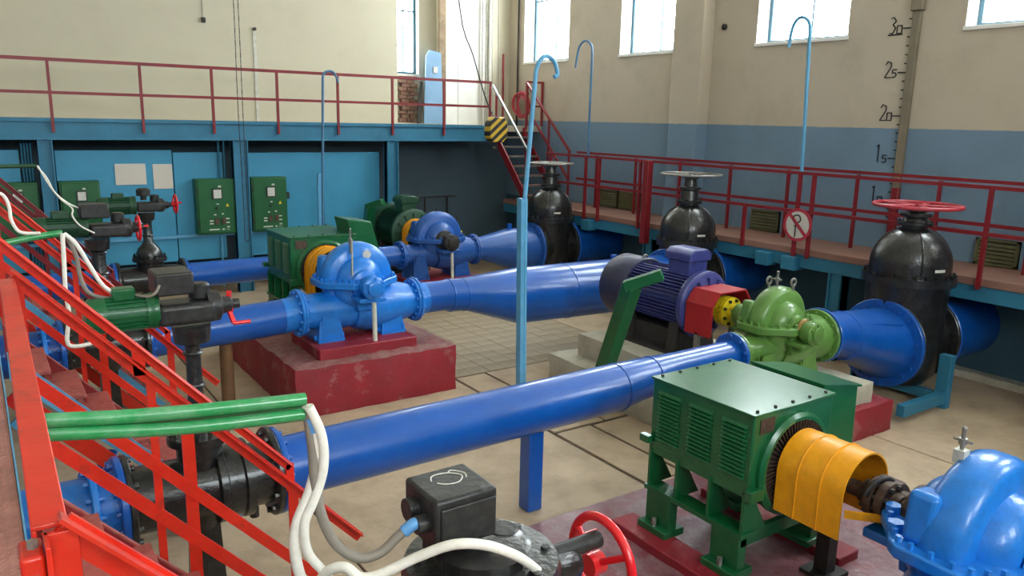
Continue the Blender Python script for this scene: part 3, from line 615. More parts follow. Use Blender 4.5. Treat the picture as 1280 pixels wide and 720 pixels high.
def box_motor(label, cx, y0, zs, zf, group=None, nameplate=True):
    """square green motor on a fabricated frame; shaft along y at height zs, near face at y0, feet at zf"""
    w, L = .415, .90; zt = zs + .37; zm = zs - .14; y1 = y0 + L
    m_ = thing('box_motor', label, 'motor', (cx, y0 + L / 2, zf))
    hs = G().prism([(cx - w, y0, zm), (cx - w, y0, zt - .0), (cx + w, y0, zt), (cx + w, y0, zm)], (0, L, 0)).build('housing', M_GREENM, m_, bevel=.012)
    G().box(cx - w - .012, cx + w + .012, y0 - .012, y1 + .012, zt - .004, zt + .014).build('lid', M_GREENM, m_, bevel=.005)
    g = G()
    for k in range(5):
        g.cyl((cx - w + .06 + k * .18, y0 + .03, zt + .01), (cx - w + .06 + k * .18, y0 + .03, zt + .026), .012, n=6).cyl((cx - w + .06 + k * .18, y1 - .03, zt + .01), (cx - w + .06 + k * .18, y1 - .03, zt + .026), .012, n=6)
    g.build('lid_screws', M_DARK, m_, stuff=True)
    # three banks of louvres on both long sides
    for sx in (-1, 1):
        first = None
        for k in range(3):
            ya = y1 - .07 - k * .29 - .21
            for i in range(13):
                z = zm + .075 + i * .029; xs = cx + sx * (w + .001)
                if first is None:
                    first = G().prism([(xs, ya, z), (xs + sx * .02, ya, z - .002), (xs, ya, z + .016)], (0, .21, 0)).build('louvre', M_GREENM, m_); fz, fy = z, ya
                else: share(first, 'louvre', m_, (0, ya - fy, z - fz))
    # round barrel and frame below the housing
    G().lathe((cx, y0 + .03, zs), (0, 1, 0), [(.37, 0), (.37, L - .06)], 32, PI, 2 * PI).build('barrel', M_DKGREEN, m_)
    for sx in (-1, 1):
        x = cx + sx * (w - .02)
        fr = G().box(x - .02, x + .02, y0, y1, zm - .05, zm + .01)
        fr.build('side_rail', M_GREENM, m_)
        G().box(x - .05 if sx < 0 else x - .09, x + .09 if sx < 0 else x + .05, y0, y1, zm - .335, zm - .30).build('shelf_plate', M_GREENM, m_)
        for q, y in enumerate((y0 + .01, y0 + .30, y0 + .60, y1 - .035)):
            G().box(x - .035, x + .035, y, y + .022, zm - .30, zm - .02).prism([(x - sx * .035, y, zm - .3), (x - sx * .035, y, zm - .02), (x - sx * .2, y, zm - .3)], (0, .016, 0)).build('rib', M_GREENM, m_)
        for y in (y0 + .02, y1 - .26):
            lg = G().box(x - .04, x + .04, y, y + .24, zf + .05, zm - .33).build('leg', M_GREENM, m_, bevel=.006)
            G().box(x - .1, x + .1, y - .02, y + .26, zf, zf + .055).build('foot_pad', M_GREENM, lg, bevel=.006)
            G().cyl((x + sx * .07, y + .12, zf + .05), (x + sx * .07, y + .12, zf + .11), .02, n=6).build('anchor_bolt', M_STEEL, lg)
    G().box(cx - w, cx + w, y0 + .02, y0 + .06, zf + .22, zm - .31).build('cross_member', M_GREENM, m_)
    for x in (cx - w - .06, cx + w + .005): G().box(x, x + .055, y1 - .04, y1 + .05, zm + .03, zm + .085).build('lifting_lug', M_GREENM, m_, bevel=.005)
    G().box(cx - w - .03, cx - w + .1, y0 - .05, y0 + .01, zm - .06, zm + .02).build('lifting_lug', M_GREENM, m_, bevel=.006)
    # end shield ring with cooling fins
    es = G().lathe((cx, y0, zs - .03), (0, -1, 0), [(.36, -.005), (.36, .03), (.335, .05), (.315, .05), (.31, .0)], 40).build('end_ring', M_GREENM, m_)
    G().lathe((cx, y0 - .012, zs - .03), (0, -1, 0), [(.32, 0), (.32, .012), (.001, .013)], 32).build('vent_backing', M_DARK, m_)
    fn = None
    for i in range(60):
        t = 2 * PI * i / 60; e = V((math.cos(t), 0, math.sin(t)))
        G().bar(V((cx, y0 - .035, zs - .03)) + e * .2, V((cx, y0 - .035, zs - .03)) + e * .318, .006, .03, (0, 1, 0)).build('vent_fin', M_RUST, es)
    if nameplate: G().box(cx - w + .06, cx - w + .20, y0 - .006, y0, zt - .13, zt - .03).build('nameplate', M_RUST, m_)
    G().cyl((cx, y0 - .07, zs), (cx, y0 + .1, zs), .05, n=16).build('shaft', M_RUST, m_)
    return m_
def round_motor(label, cx, y0, y1, zs, zf, R, mat, cowl=None):
    """finned round motor, shaft along y; near end y0, fan cowl end y1"""
    L = y1 - y0
    m_ = thing('finned_motor', label, 'motor', (cx, (y0 + y1) / 2, zf))
    G().cyl((cx, y0 + .08, zs), (cx, y1 - .40, zs), R * .86, n=36).build('barrel', mat, m_)
    base = None
    for i in range(36):
        t = -PI * .18 + PI * 1.36 * i / 35; e = V((math.cos(t), 0, math.sin(t)))
        if abs(t - PI / 2) < .30: continue
        G().bar(V((cx, y0 + .12, zs)) + e * R * .92, V((cx, y1 - .42, zs)) + e * R * .92, .010, R * .17, e).build('cooling_fin', mat, m_)
    G().lathe((cx, y1 - .46, zs), (0, 1, 0), [(R * 1.06, 0), (R * 1.1, .02), (R * 1.1, .38), (R * 1.02, .44), (R * .6, .465), (.001, .47)], 40).build('fan_cowl', cowl or mat, m_)
    er = G().lathe((cx, y0 + .13, zs), (0, -1, 0), [(R * .9, 0), (R * 1.07, .0), (R * 1.09, .02), (R * 1.09, .07), (R * 1.04, .085), (R * .93, .09), (R * .6, .13), (R * .3, .15), (.001, .152)], 40).build('end_shield', mat, m_)
    for i in range(12):
        t = 2 * PI * i / 12; e = V((math.cos(t), 0, math.sin(t))); c = V((cx, y0 + .02, zs))
        G().bar(c + e * R * .42, c + e * R * .9, .02, .05, (0, 1, 0)).build('shield_rib', mat, er)
    tb = G().box(cx - .14, cx + .14, y0 + .18, y0 + .50, zs + R * .85, zs + R + .12).build('terminal_box', mat, m_, bevel=.01)
    G().prism([(cx - .17, y0 + .15, zs + R + .12), (cx + .17, y0 + .15, zs + R + .12), (cx + .17, y0 + .15, zs + R + .20), (cx + .1, y0 + .15, zs + R + .25), (cx - .1, y0 + .15, zs + R + .25), (cx - .17, y0 + .15, zs + R + .20)], (0, .38, 0)).build('terminal_lid', mat, tb, bevel=.012)
    eye_bolt(m_, (cx, y1 - .42, zs + R * .9), .035)
    for sx in (-1, 1):
        x = cx + sx * R * .78
        f = G().box(x - .1, x + .1, y0 + .12, y1 - .36, zf, zf + .04).prism([(x - .05, y0 + .16, zf + .03), (x + .05, y0 + .16, zf + .03), (x + .04 - sx * .04, y0 + .16, zs - R * .45), (x - .04 - sx * .04, y0 + .16, zs - R * .45)], (0, .14, 0)) \
            .prism([(x - .05, y1 - .54, zf + .03), (x + .05, y1 - .54, zf + .03), (x + .04 - sx * .04, y1 - .54, zs - R * .45), (x - .04 - sx * .04, y1 - .54, zs - R * .45)], (0, .14, 0))
        f.build('foot', M_DARK, m_, bevel=.006)
    G().box(cx - R * .7, cx + R * .7, y0 + .14, y1 - .38, zf, zs - R * .88).build('slide_base', M_DARK, m_, bevel=.01)
    G().cyl((cx, y0 - .22, zs), (cx, y0 + .05, zs), .045, n=16).build('shaft', M_RUST, m_)
    return m_
def cable_duct(label, x, y, zb, zt, lean, arm):
    """inclined square green cable duct with a flat arm at its head reaching to the terminal box"""
    d = thing('cable_duct', label, 'cable duct', (x, y, zb))
    y2 = y - lean
    G().bar((x, y, zb), (x, y2, zt), .15, .15, (0, 1, 0)).build('duct_post', M_GREENM, d, bevel=.006)
    G().bar((x - arm[0] * .25, y2 - arm[1] * .25, zt - .01), (x + arm[0], y2 + arm[1], zt + arm[2]), .15, .11, (0, 0, 1)).build('duct_arm', M_GREENM, d, bevel=.006)
    G().box(x - .04, x + .34, y - lean * .28 - .02, y - lean * .28 + .02, zb + (zt - zb) * .22, zb + (zt - zb) * .22 + .03).build('duct_bracket', M_GREENM, d)
    return d

def handwheel(parent, c, ax, R, r, mat, spokes=4, dish=0.0, crank=False, hubr=.035):
    c = V(c); ax = V(ax).normalized(); a, b, d = frame_of(ax)
    w = G().torus(c, ax, R, r, 40, 10).build('handwheel', mat, parent)
    G().cyl(c - d * (.03 + dish), c + d * (.025 - dish), hubr, n=16).build('wheel_hub', mat, w)
    for i in range(spokes):
        t = 2 * PI * i / spokes + .5; e = a * math.cos(t) + b * math.sin(t)
        G().cyl(c - d * dish + e * hubr * .5, c + e * R, r * .75, n=8).build('spoke', mat, w)
    if crank: G().cyl(c + a * R, c + a * R + d * .11, r * .9, n=10).build('crank_grip', mat, w)
    return w

def gate_valve(label, cx, cy, zp, rp, rb, zb, mat, wheel_mat, wheelR, zw, half=.38, pink=False, mark=True, neck=.42):
    """large hand-operated gate valve: pipe axis along x at zp (radius rp), bonnet flange at zb (radius rb), handwheel at zw"""
    v = thing('gate_valve', label, 'valve', (cx, cy, max(0.0, zp - rp - .12)), 'hand-operated gate valves along the walkway')
    G().cyl((cx - half, cy, zp), (cx + half, cy, zp), rp * 1.0, n=36).build('valve_sleeve', mat, v)
    G().lathe((cx, cy, 0), (0, 0, 1), [(rp * .75, zp - rp - .08), (rp * .98, zp - rp + .04), (rb * .86, zp - .1), (rb * .86, zp + .2), (rb * .90, zb - .03)], 40).build('body', mat, v)
    for sx in (-1, 1): flange(v, (cx + sx * (half - .02), cy, zp), (1, 0, 0), rp + .1, .045, mat, 18, .02, name='pipe_flange')
    bf = G().lathe((cx, cy, 0), (0, 0, 1), [(rb * .8, zb - .05), (rb, zb - .05), (rb, zb + .045), (rb * .8, zb + .045)], 40).build('bonnet_flange', mat, v)
    G().bolts((cx, cy, zb + .02), (0, 0, 1), rb * .94, 24, .017, .13).build('flange_bolts', mat, bf, stuff=True)
    R = rb * .87; hd = zw - zb - .05 - neck; h0 = .24 * hd
    dome = G().lathe((cx, cy, zb + .04), (0, 0, 1), [(R, 0), (R, h0)] + [(R * math.cos(PI / 2 * i / 9), h0 + (hd - h0) * math.sin(PI / 2 * i / 9)) for i in range(1, 9)] + [(.11, hd + .005)], 40).build('bonnet', mat, v)
    for i in range(4):
        t = PI / 4 + PI / 2 * i; e = V((math.cos(t), math.sin(t), 0)); pts = [V((cx, cy, zb + .09)) + e * R * .99] + [V((cx, cy, zb + .04 + h0 + (hd - h0) * math.sin(PI / 2 * k / 6))) + e * (R * math.cos(PI / 2 * k / 6)) for k in range(6)]
        G().tube(pts, .012, 6).build('bonnet_rib', mat, dome)
    zt = zb + .05 + hd
    nk = G().lathe((cx, cy, 0), (0, 0, 1), [(.13, zt - .05), (.13, zt), (.19, zt + .01), (.19, zt + .04), (.14, zt + .05), (.12, zt + neck * .45), (.17, zt + neck * .5), (.17, zt + neck * .5 + .03), (.10, zt + neck * .6), (.085, zw - .06), (.12, zw - .055), (.12, zw - .03), (.03, zw - .028), (.03, zw)], 24).build('gland_neck', mat, v)
    G().bolts((cx, cy, zt + .03), (0, 0, 1), .165, 8, .014, .07).build('gland_bolts', mat, nk, stuff=True)
    handwheel(v, (cx, cy, zw + .01), (0, 0, 1), wheelR, .022 if pink else .014, wheel_mat, 5)
    if mark:
        g = G()
        for i, w in enumerate((.03, .02, .03, .012, .03, .026)):
            t = math.radians(246) + i * .05; e = V((math.cos(t), math.sin(t), 0)); c = V((cx, cy, zb + .04 + h0 * .8)) + e * (R * 1.002)
            tt = V((-e.y, e.x, 0)); g.bar(c - tt * w * .5, c + tt * w * .5, .006, .03, (0, 0, 1))
        g.build('cast_marking', M_LABEL, v, stuff=True)
    return v

def actuator(label, cx, cy, cz, wheelR=.1, mmat=None, drum=False, knob=False, wheel_x=.34, s=1.0):
    """electric valve actuator: gearbox at (cx,cy,cz), green motor towards -x, red crank wheel towards +x, terminal box on top"""
    a = thing('electric_actuator', label, 'actuator', (cx, cy, cz - .12), 'electric actuators on the discharge valves')
    mmat = mmat or M_GREENM
    if drum:
        G().lathe((cx + .03, cy, cz), (0, 0, 1), [(.23, -.16), (.245, -.14), (.245, .05), (.235, .075), (.15, .085), (.15, .12), (.13, .13), (.001, .132)], 40).build('gear_drum', M_BLACK, a)
        G().bolts((cx + .03, cy, cz + .075), (0, 0, 1), .2, 8, .014, .03).build('drum_bolts', M_BLACK, a, stuff=True)
    G().box(cx - .13 * s, cx + .19 * s, cy - .11, cy + .11, cz - .085, cz + .04).build('gearbox', M_BLACKSAT, a, bevel=.03, seg=3)
    G().lathe((cx + .15 * s, cy, cz - .01), (1, 0, 0), [(.095, 0), (.09, .07), (.055, .09), (.045, .14), (.03, .15), (.03, wheel_x - .15)], 20).build('wheel_shaft', M_BLACKSAT, a)
    G().lathe((cx + .12 * s, cy + .02, cz + .05), (0, 0, 1), [(.06, 0), (.06, .07), (.045, .085), (.001, .086)], 20).build('limit_switch', M_BLACKSAT, a)
    return a
def actuator_motor(a, cx, cy, cz, L, R, mat):
    b = G().cyl((cx, cy, cz), (cx - L * .78, cy, cz), R * .86, n=24).build('motor_barrel', mat, a)
    for i in range(22):
        t = 2 * PI * i / 22; e = V((0, math.cos(t), math.sin(t)))
        G().bar(V((cx - L * .16, cy, cz)) + e * R * .9, V((cx - L * .74, cy, cz)) + e * R * .9, .007, R * .2, e).build('motor_fin', mat, b)
    G().lathe((cx - L * .72, cy, cz), (-1, 0, 0), [(R * 1.0, 0), (R * 1.02, L * .2), (R * .85, L * .28), (.001, L * .285)], 24).build('motor_cowl', mat, a)
    G().lathe((cx, cy, cz), (-1, 0, 0), [(R * 1.05, 0), (R * 1.05, .03), (R, .04), (R, L * .17)], 24).build('motor_flange', mat, a)
    G().box(cx - L * .62, cx - L * .3, cy - .05, cy + .05, cz + R * .8, cz + R + .05).build('motor_terminal_box', mat, a, bevel=.01)

def discharge_valve(label, cx, cy, zp, rp, half, zc, zt, mat=None, dome=False, cr=.05, rbk=.95):
    """gate valve body with tall actuator column: pipe axis along x at zp, body to zc, column up to zt"""
    mat = mat or M_BLACK
    v = thing('motorised_valve', label, 'valve', (cx, cy, max(0, zp - rp - .1)), 'motorised discharge valves')
    G().cyl((cx - half, cy, zp), (cx + half, cy, zp), rp, n=32).build('valve_sleeve', mat, v)
    for sx in (-1, 1): flange(v, (cx + sx * (half - .02), cy, zp), (1, 0, 0), rp + .085, .04, mat, 12, .018, name='pipe_flange')
    rb = rp * rbk
    G().lathe((cx, cy, 0), (0, 0, 1), [(rb * .6, zp - rp - .06), (rb * .95, zp - rp + .03), (rb, zp), (rb, zc - .05), (rb + .05, zc - .05), (rb + .05, zc), (rb * .9, zc + .002)], 32).build('body', mat, v)
    G().bolts((cx, cy, zc), (0, 0, 1), rb + .025, 14, .014, .09).build('bonnet_bolts', mat, v, stuff=True)
    if dome: G().lathe((cx, cy, zc), (0, 0, 1), [(rb, 0), (rb * .97, .06), (rb * .8, .13), (rb * .5, .18), (.08, .2)], 32).build('bonnet', mat, v)
    G().lathe((cx, cy, 0), (0, 0, 1), [(cr * 1.3, zc - .01), (cr * 1.3, zc + .2), (cr * 1.1, zc + .22), (cr, zt - .12), (.10, zt - .10), (.11, zt)], 20).build('column', mat, v)
    for i in range(3): G().torus((cx, cy, zc + .1 + i * .2), (0, 0, 1), cr * 1.1, .012, 20, 6).build('column_collar', mat, v)
    return v
def stand(parent, x, y, z0, w, mat, name='valve_stand'):
    return G().prism([(x - w * .7, y - .06, 0), (x + w * .7, y - .06, 0), (x + w * .5, y - .06, z0), (x - w * .5, y - .06, z0)], (0, .12, 0)).build(name, mat, parent)

# ================================================================== PUMP LINES
# ---- plinths
def plinth(name, label, loc): return thing(name, label, 'plinth', loc)
p = plinth('pump_plinth', 'large worn dark red concrete plinth under the bright sky blue pump', (3.5, 8.9, 0))
G().rough(2.52, 4.47, 7.55, 10.5, -.02, .55, .13, .016, 3).build('base_block', M_PLINTH, p, topmat=M_PLINTHTOP)
G().box(2.86, 4.02, 7.72, 8.62, .53, .665).build('pump_bed', M_PLINTH, p, bevel=.015)
G().box(2.95, 3.92, 9.0, 10.2, .53, .66).build('motor_bed', M_PLINTH, p, bevel=.015)
p = plinth('pump_plinth', 'low worn purple red plinth under the big green box motor', (4.4, 2.6, 0))
G().rough(3.0, 5.75, 0.6, 4.40, -.02, .10, .15, .008, 5).build('base_block', M_PURPLEPLINTH, p)
G().box(3.72, 3.95, 2.75, 4.02, .09, .17).build('motor_bed', M_PLINTH, p, bevel=.01)
G().box(4.70, 4.94, 2.75, 4.02, .09, .17).build('motor_bed', M_PLINTH, p, bevel=.01)
p = plinth('pump_plinth', 'stepped grey concrete plinth under the violet motor and olive green pump', (6.4, 5.7, 0))
G().rough(5.6, 7.25, 5.4, 7.33, -.02, .34, .14, .012, 8).build('base_block', M_CONC, p)
G().rough(5.82, 7.1, 5.36, 7.05, .33, .62, .14, .010, 9).build('upper_block', M_CONC, p)
G().rough(5.75, 7.75, 4.12, 5.32, -.02, .34, .14, .012, 10).build('pump_block', M_PLINTH, p)
G().rough(5.9, 7.45, 4.2, 5.3, .33, .56, .14, .010, 11).build('pump_bed', M_CONC, p)
p = plinth('pump_plinth', 'low dark red plinth under the farthest cobalt blue pump', (6.4, 12.2, 0))
G().rough(5.45, 7.5, 11.0, 13.6, -.02, .36, .14, .012, 12).build('base_block', M_PLINTHTOP, p)
G().box(5.85, 7.0, 11.2, 12.1, .35, .45).build('pump_bed', M_PLINTH, p, bevel=.015)

# ---- pumps
YA, YB, YC, YD = 1.83, 4.75, 8.2, 11.65
pa = pump('sky blue split-case pump at the bottom right corner, nearest the camera', 4.42, YA - .03, .87, M_SKY, .56, .112, -.76, .76, .19, .22, 1.2, drain=False, plate=False, ly=.86, back_cap=M_RUST)
G().box(4.31, 4.37, YA + .05, YA + .11, 1.31, 1.385).build('vent_block', M_WHITEPIPE, pa); vent_cock(pa, (4.34, YA + .08, 1.365), .13, M_STEEL)
for x, y in ((4.24, YA + .36), (4.58, YA + .36), (4.06, YA + .24)): G().cyl((x, y, .90), (x, y, .96), .045, n=6).build('flange_nut', M_SKY, pa)
pb = pump('olive green split-case pump beside the violet motor', 6.47, YB, 1.17, M_PUMPGREEN, .95, .55, -.60, .72, .135, .22, .90, plate=False, eyes=((-.02, .10, .36), (.12, -.08, .36)), drain=False, ly=.9)
vent_cock(pb, (6.47, YB + .02, 1.54), .14)
G().torus((6.47, YB - .33, 1.18), (0, 1, 0), .09, .025, 24, 8, 0.2, PI - .2).build('packing_ring', M_BRONZE, pb)
pc = pump('bright sky blue split-case pump on the large red plinth', 3.47, YC, 1.29, M_SKY, .98, .665, -.66, .74, .185, .19, 1.04, cap_mat=M_SKY, ly=.92)
vent_cock(pc, (3.37, YC - .15, 1.62), .26, M_STEEL); G().tube([(3.37, YC - .19, 1.78), (3.36, YC - .22, 1.62), (3.33, YC - .28, 1.4)], .012, 8).build('vent_tube', M_STEEL, pc)
pd = pump('cobalt blue split-case pump, the farthest one, beside the walkway stair', 6.43, YD, 1.10, M_PUMP4, .86, .45, -.68, .74, .16, .2, 1.1, cap_mat=M_DARK, plate=False, ly=.9)
vent_cock(pd, (6.43, YD, 1.48), .12, M_DARK); vent_cock(pd, (6.83, YD, 1.36), .12, M_DARK)

# ---- motors
ma = box_motor('big green box motor with louvred sides behind the nearest blue pump', 4.335, 2.96, .93, .165)
tb = G().prism([(4.93, 3.16, .66), (5.40, 3.16, .66), (5.38, 3.16, 1.19), (4.93, 3.16, 1.27)], (0, .62, 0)).build('terminal_box', M_GREENM, ma, bevel=.012)
G().prism([(4.915, 3.14, 1.268), (5.395, 3.14, 1.188), (5.397, 3.14, 1.203), (4.917, 3.14, 1.285)], (0, .66, 0)).build('terminal_lid', M_GREENM, tb)
G().box(4.74, 4.94, 3.3, 3.65, .82, 1.12).build('terminal_neck', M_GREENM, ma, bevel=.01)
mc = box_motor('green box motor on the large red plinth behind the sky blue pump', 3.47, 9.12, 1.29, .655)
tb = G().prism([(3.93, 9.2, 1.34), (4.26, 9.2, 1.40), (4.14, 9.2, 1.80), (3.82, 9.2, 1.84)], (0, .45, 0)).build('terminal_box', M_GREENM, mc, bevel=.012)
mb = round_motor('violet finned motor with grey cowl between the red guard and green duct', 6.47, 5.62, 7.05, 1.17, .61, .345, M_PURPLE, M_DKPURPLE)
md = round_motor('dark green round motor of the farthest pump below the balcony', 6.43, 12.45, 13.75, 1.10, .36, .38, M_DKGREEN)
cable_duct('green sheet-metal cable duct leaning up to the violet motor', 5.42, 6.26, .0, 1.48, .54, (.20, -.22, .14))
cable_duct('green cable duct leaning up to the farthest motor', 5.88, 13.4, .36, 1.52, .30, (.16, -.2, .10))

# ---- coupling guards and couplings
def arch_guard(label, cx, y0, y1, zs, R, zl, mat):
    g = thing('coupling_guard', label, 'guard', (cx, (y0 + y1) / 2, zl))
    k = 18; th = .012
    def ring(y, rr): return [V((cx + rr, y, zl))] + [V((cx + rr * math.cos(PI * i / k), y, zs + rr * math.sin(PI * i / k))) for i in range(k + 1)] + [V((cx - rr, y, zl))]
    a, b, c, d = ring(y0, R), ring(y1, R), ring(y1, R - th), ring(y0, R - th); n = len(a); G_ = G(); vs = a + b + c + d; fs = []
    for i in range(n - 1):
        for q in range(4): q2 = (q + 1) % 4; fs.append((q * n + i, q * n + i + 1, q2 * n + i + 1, q2 * n + i))
    fs += [(0, n, 2 * n, 3 * n), (n - 1, 4 * n - 1, 3 * n - 1, 2 * n - 1)]
    G_.add(vs, fs).build('guard_shell', mat, g)
    for y in (y0 + (y1 - y0) * .33, y0 + (y1 - y0) * .68):
        e = ring(y, R + .003); G().tube(e, .006, 6, smooth=0).build('swage_bead', mat, g)
    return g
ga = arch_guard('yellow arched coupling guard between the big green motor and nearest pump', 4.335, 2.42, 2.885, .92, .245, .66, M_YELLOW)
G().bar((4.10, 2.40, .84), (4.24, 2.25, .84), .012, .05).build('guard_tab', M_YELLOW, ga)
for x in (4.56,): G().box(x - .05, x + .05, 2.72, 2.82, .12, .70).box(x - .12, x + .12, 2.66, 2.88, .10, .13).build('shaded_foot_standin', M_DARK, ga)  # added dark leg: stands in for the motor's front foot, shade put into colour
def coupling(label, cx, y0, y1, zs, R, mat):
    c = thing('shaft_coupling', label, 'coupling', (cx, (y0 + y1) / 2, zs))
    G().cyl((cx, y0, zs), (cx, y1, zs), .05, n=16).build('shaft', M_RUST, c)
    ym = (y0 + y1) / 2
    for s_ in (-1, 1): G().lathe((cx, ym + s_ * .035, zs), (0, s_, 0), [(R, -.025), (R, .025), (R * .6, .035), (R * .55, .09), (.05, .095)], 20).build('coupling_half', mat, c)
    G().bolts((cx, ym, zs), (0, 1, 0), R * .8, 8, .018, .17).build('coupling_pins', M_DARK, c, stuff=True)
    return c
coupling('rusty shaft coupling sticking out of the yellow guard', 4.335, 2.10, 2.52, .915, .12, M_RUST)
G().torus((4.335, 2.33, .915), (.2, 1, .1), .13, .016, 20, 8, .3, 2.6).build('hose_clip', M_DARK, bpy.data.objects['shaft_coupling'])
g = thing('coupling_guard', 'dark red box-shaped coupling guard in front of the violet motor', 'guard', (6.4, 5.43, .9))
G().prism([(6.14, 5.28, .93), (6.14, 5.28, 1.26), (6.25, 5.28, 1.40), (6.66, 5.28, 1.40), (6.76, 5.28, 1.26), (6.76, 5.28, .93), (6.745, 5.28, .93), (6.745, 5.28, 1.25), (6.65, 5.28, 1.385), (6.26, 5.28, 1.385), (6.155, 5.28, 1.25), (6.155, 5.28, .93)], (0, .36, 0)).build('guard_shell', M_GUARDRED, g)
for x in (6.16, 6.70): G().box(x - .02, x + .03, 5.45, 5.50, .5, .95).build('guard_leg', M_STEEL, g)
coupling('yellow pin coupling half inside the red guard', 6.47, 5.16, 5.56, 1.17, .16, M_LEMON)
arch_guard('small yellow coupling guard behind the sky blue pump', 3.47, 8.74, 9.08, 1.29, .27, 1.0, M_YELLOW)
coupling('dark coupling inside the guard behind the sky blue pump', 3.47, 8.66, 9.05, 1.29, .15, M_RUST)
arch_guard('small yellow coupling guard of the farthest pump', 6.43, 12.22, 12.44, 1.10, .25, .82, M_YELLOW)
coupling('dark coupling inside the guard of the farthest pump', 6.43, 12.1, 12.42, 1.10, .14, M_RUST)

# ---- pipes
def ecc(pts, n=36):
    """pipe along x through stations (x, z, r) at fixed y"""
    g = G(); rings = []
    for x, y, z, r in pts: rings.append([V((x, y + r * math.cos(2 * PI * k / n), z + r * math.sin(2 * PI * k / n))) for k in range(n)])
    return g.loft(rings)
def band(parent, x, y, z, r, mat, w=.03): return G().lathe((x, y, z), (1, 0, 0), [(r, -w / 2), (r + .008, -w / 3), (r + .008, w / 3), (r, w / 2)], 36).build('weld_band', mat, parent)
# line A (nearest)
q = thing('discharge_pipe', 'blue pipe running from the nearest pump towards the bottom left', 'pipe', (2.6, YA, .56))
ecc([(1.52, YA, .56, .19), (3.66, YA, .56, .19)]).build('pipe', M_PIPE, q); flange(q, (1.54, YA, .56), (1, 0, 0), .27, .04, M_PIPE); flange(q, (3.645, YA, .56), (1, 0, 0), .27, .04, M_PIPE)
q = thing('suction_pipe', 'blue suction pipe behind the nearest pump towards the right wall', 'pipe', (7.8, YA, .56))
ecc([(5.14, YA, .56, .22), (5.6, YA, .56, .22), (6.9, YA, .56, .38), (10.39, YA, .56, .38)]).build('pipe', M_PIPE, q); flange(q, (5.16, YA, .56), (1, 0, 0), .30, .04, M_PIPE)
# line B
q = thing('discharge_pipe', 'long royal blue pipe crossing the foreground to the olive pump', 'pipe', (3.5, YB, .86))
ecc([(1.42, YB, .845, .205), (4.35, YB, .88, .205), (4.75, YB, .91, .175), (5.1, YB, .94, .14), (5.85, YB, .95, .135)]).build('pipe', M_PIPE, q)
flange(q, (1.44, YB, .845), (1, 0, 0), .28, .04, M_PIPE); flange(q, (5.848, YB, .95), (1, 0, 0), .21, .04, M_PIPE, 10)
band(q, 4.38, YB, .88, .203, M_PIPE); band(q, 4.78, YB, .91, .174, M_PIPE)
q = thing('suction_reducer', 'royal blue cone reducer between the olive pump and nearest black valve', 'pipe', (7.9, YB, .7))
ecc([(7.21, YB, .95, .215), (7.42, YB, .94, .225), (8.36, YB, .70, .40), (8.455, YB, .69, .41)]).build('cone', M_PIPE, q)
flange(q, (7.225, YB, .95), (1, 0, 0), .29, .035, M_PIPE); flange(q, (8.435, YB, .69), (1, 0, 0), .51, .05, M_PIPE, 20, .02); band(q, 7.62, YB, .888, .263, M_PIPE); G().bar((7.68, YB - .19, 1.05), (8.3, YB - .30, .98), .006, .02).build('weld_seam', M_PIPE, q)
q = thing('suction_pipe', 'blue pipe under the walkway to the right of the nearest black valve', 'pipe', (9.9, YB, .69))
ecc([(9.23, YB, .69, .41), (10.39, YB, .69, .41)]).build('pipe', M_PIPE, q); flange(q, (9.262, YB, .69), (1, 0, 0), .51, .05, M_PIPE, 20, .02)
# line C
q = thing('discharge_pipe', 'royal blue pipe from the sky blue pump to the left stairs', 'pipe', (2.1, YC, .98))
ecc([(1.26, YC, .9, .19), (2.6, YC, .96, .19), (2.81, YC, .98, .19)]).build('pipe', M_PIPE, q); flange(q, (2.795, YC, .98), (1, 0, 0), .265, .035, M_SKY); ecc([(2.62, YC, .962, .1925), (2.79, YC, .978, .1925)]).build('touch_up_paint', M_SKY, q); flange(q, (1.275, YC, .9), (1, 0, 0), .265, .035, M_PIPE)
q = thing('suction_pipe', 'large royal blue pipe from the sky blue pump to the middle black valve', 'pipe', (6.4, YC, .86))
ecc([(4.21, YC, .98, .19), (4.62, YC, .98, .185), (4.68, YC, .975, .20), (4.92, YC, .965, .205), (5.7, YC, .86, .365), (8.46, YC, .80, .39)]).build('pipe', M_PIPE, q)
flange(q, (4.225, YC, .98), (1, 0, 0), .265, .035, M_SKY); ecc([(4.23, YC, .98, .1915), (4.36, YC, .98, .1905)]).build('touch_up_paint', M_SKY, q); flange(q, (8.435, YC, .80), (1, 0, 0), .47, .05, M_PIPE, 20, .02)
for x, z, r in ((4.70, .975, .2), (4.90, .965, .203), (6.5, .843, .371), (7.6, .819, .381)): band(q, x, YC, z, r, M_PIPE)
G().box(7.35, 7.43, YC - .03, YC + .03, 1.15, 1.27).build('pipe_lug', M_PIPE, q, bevel=.006)
q = thing('suction_pipe', 'blue pipe under the walkway to the right of the middle black valve', 'pipe', (9.9, YC, .8))
ecc([(9.23, YC, .80, .37), (10.39, YC, .80, .37)]).build('pipe', M_PIPE, q); flange(q, (9.262, YC, .80), (1, 0, 0), .47, .05, M_PIPE, 20, .02)
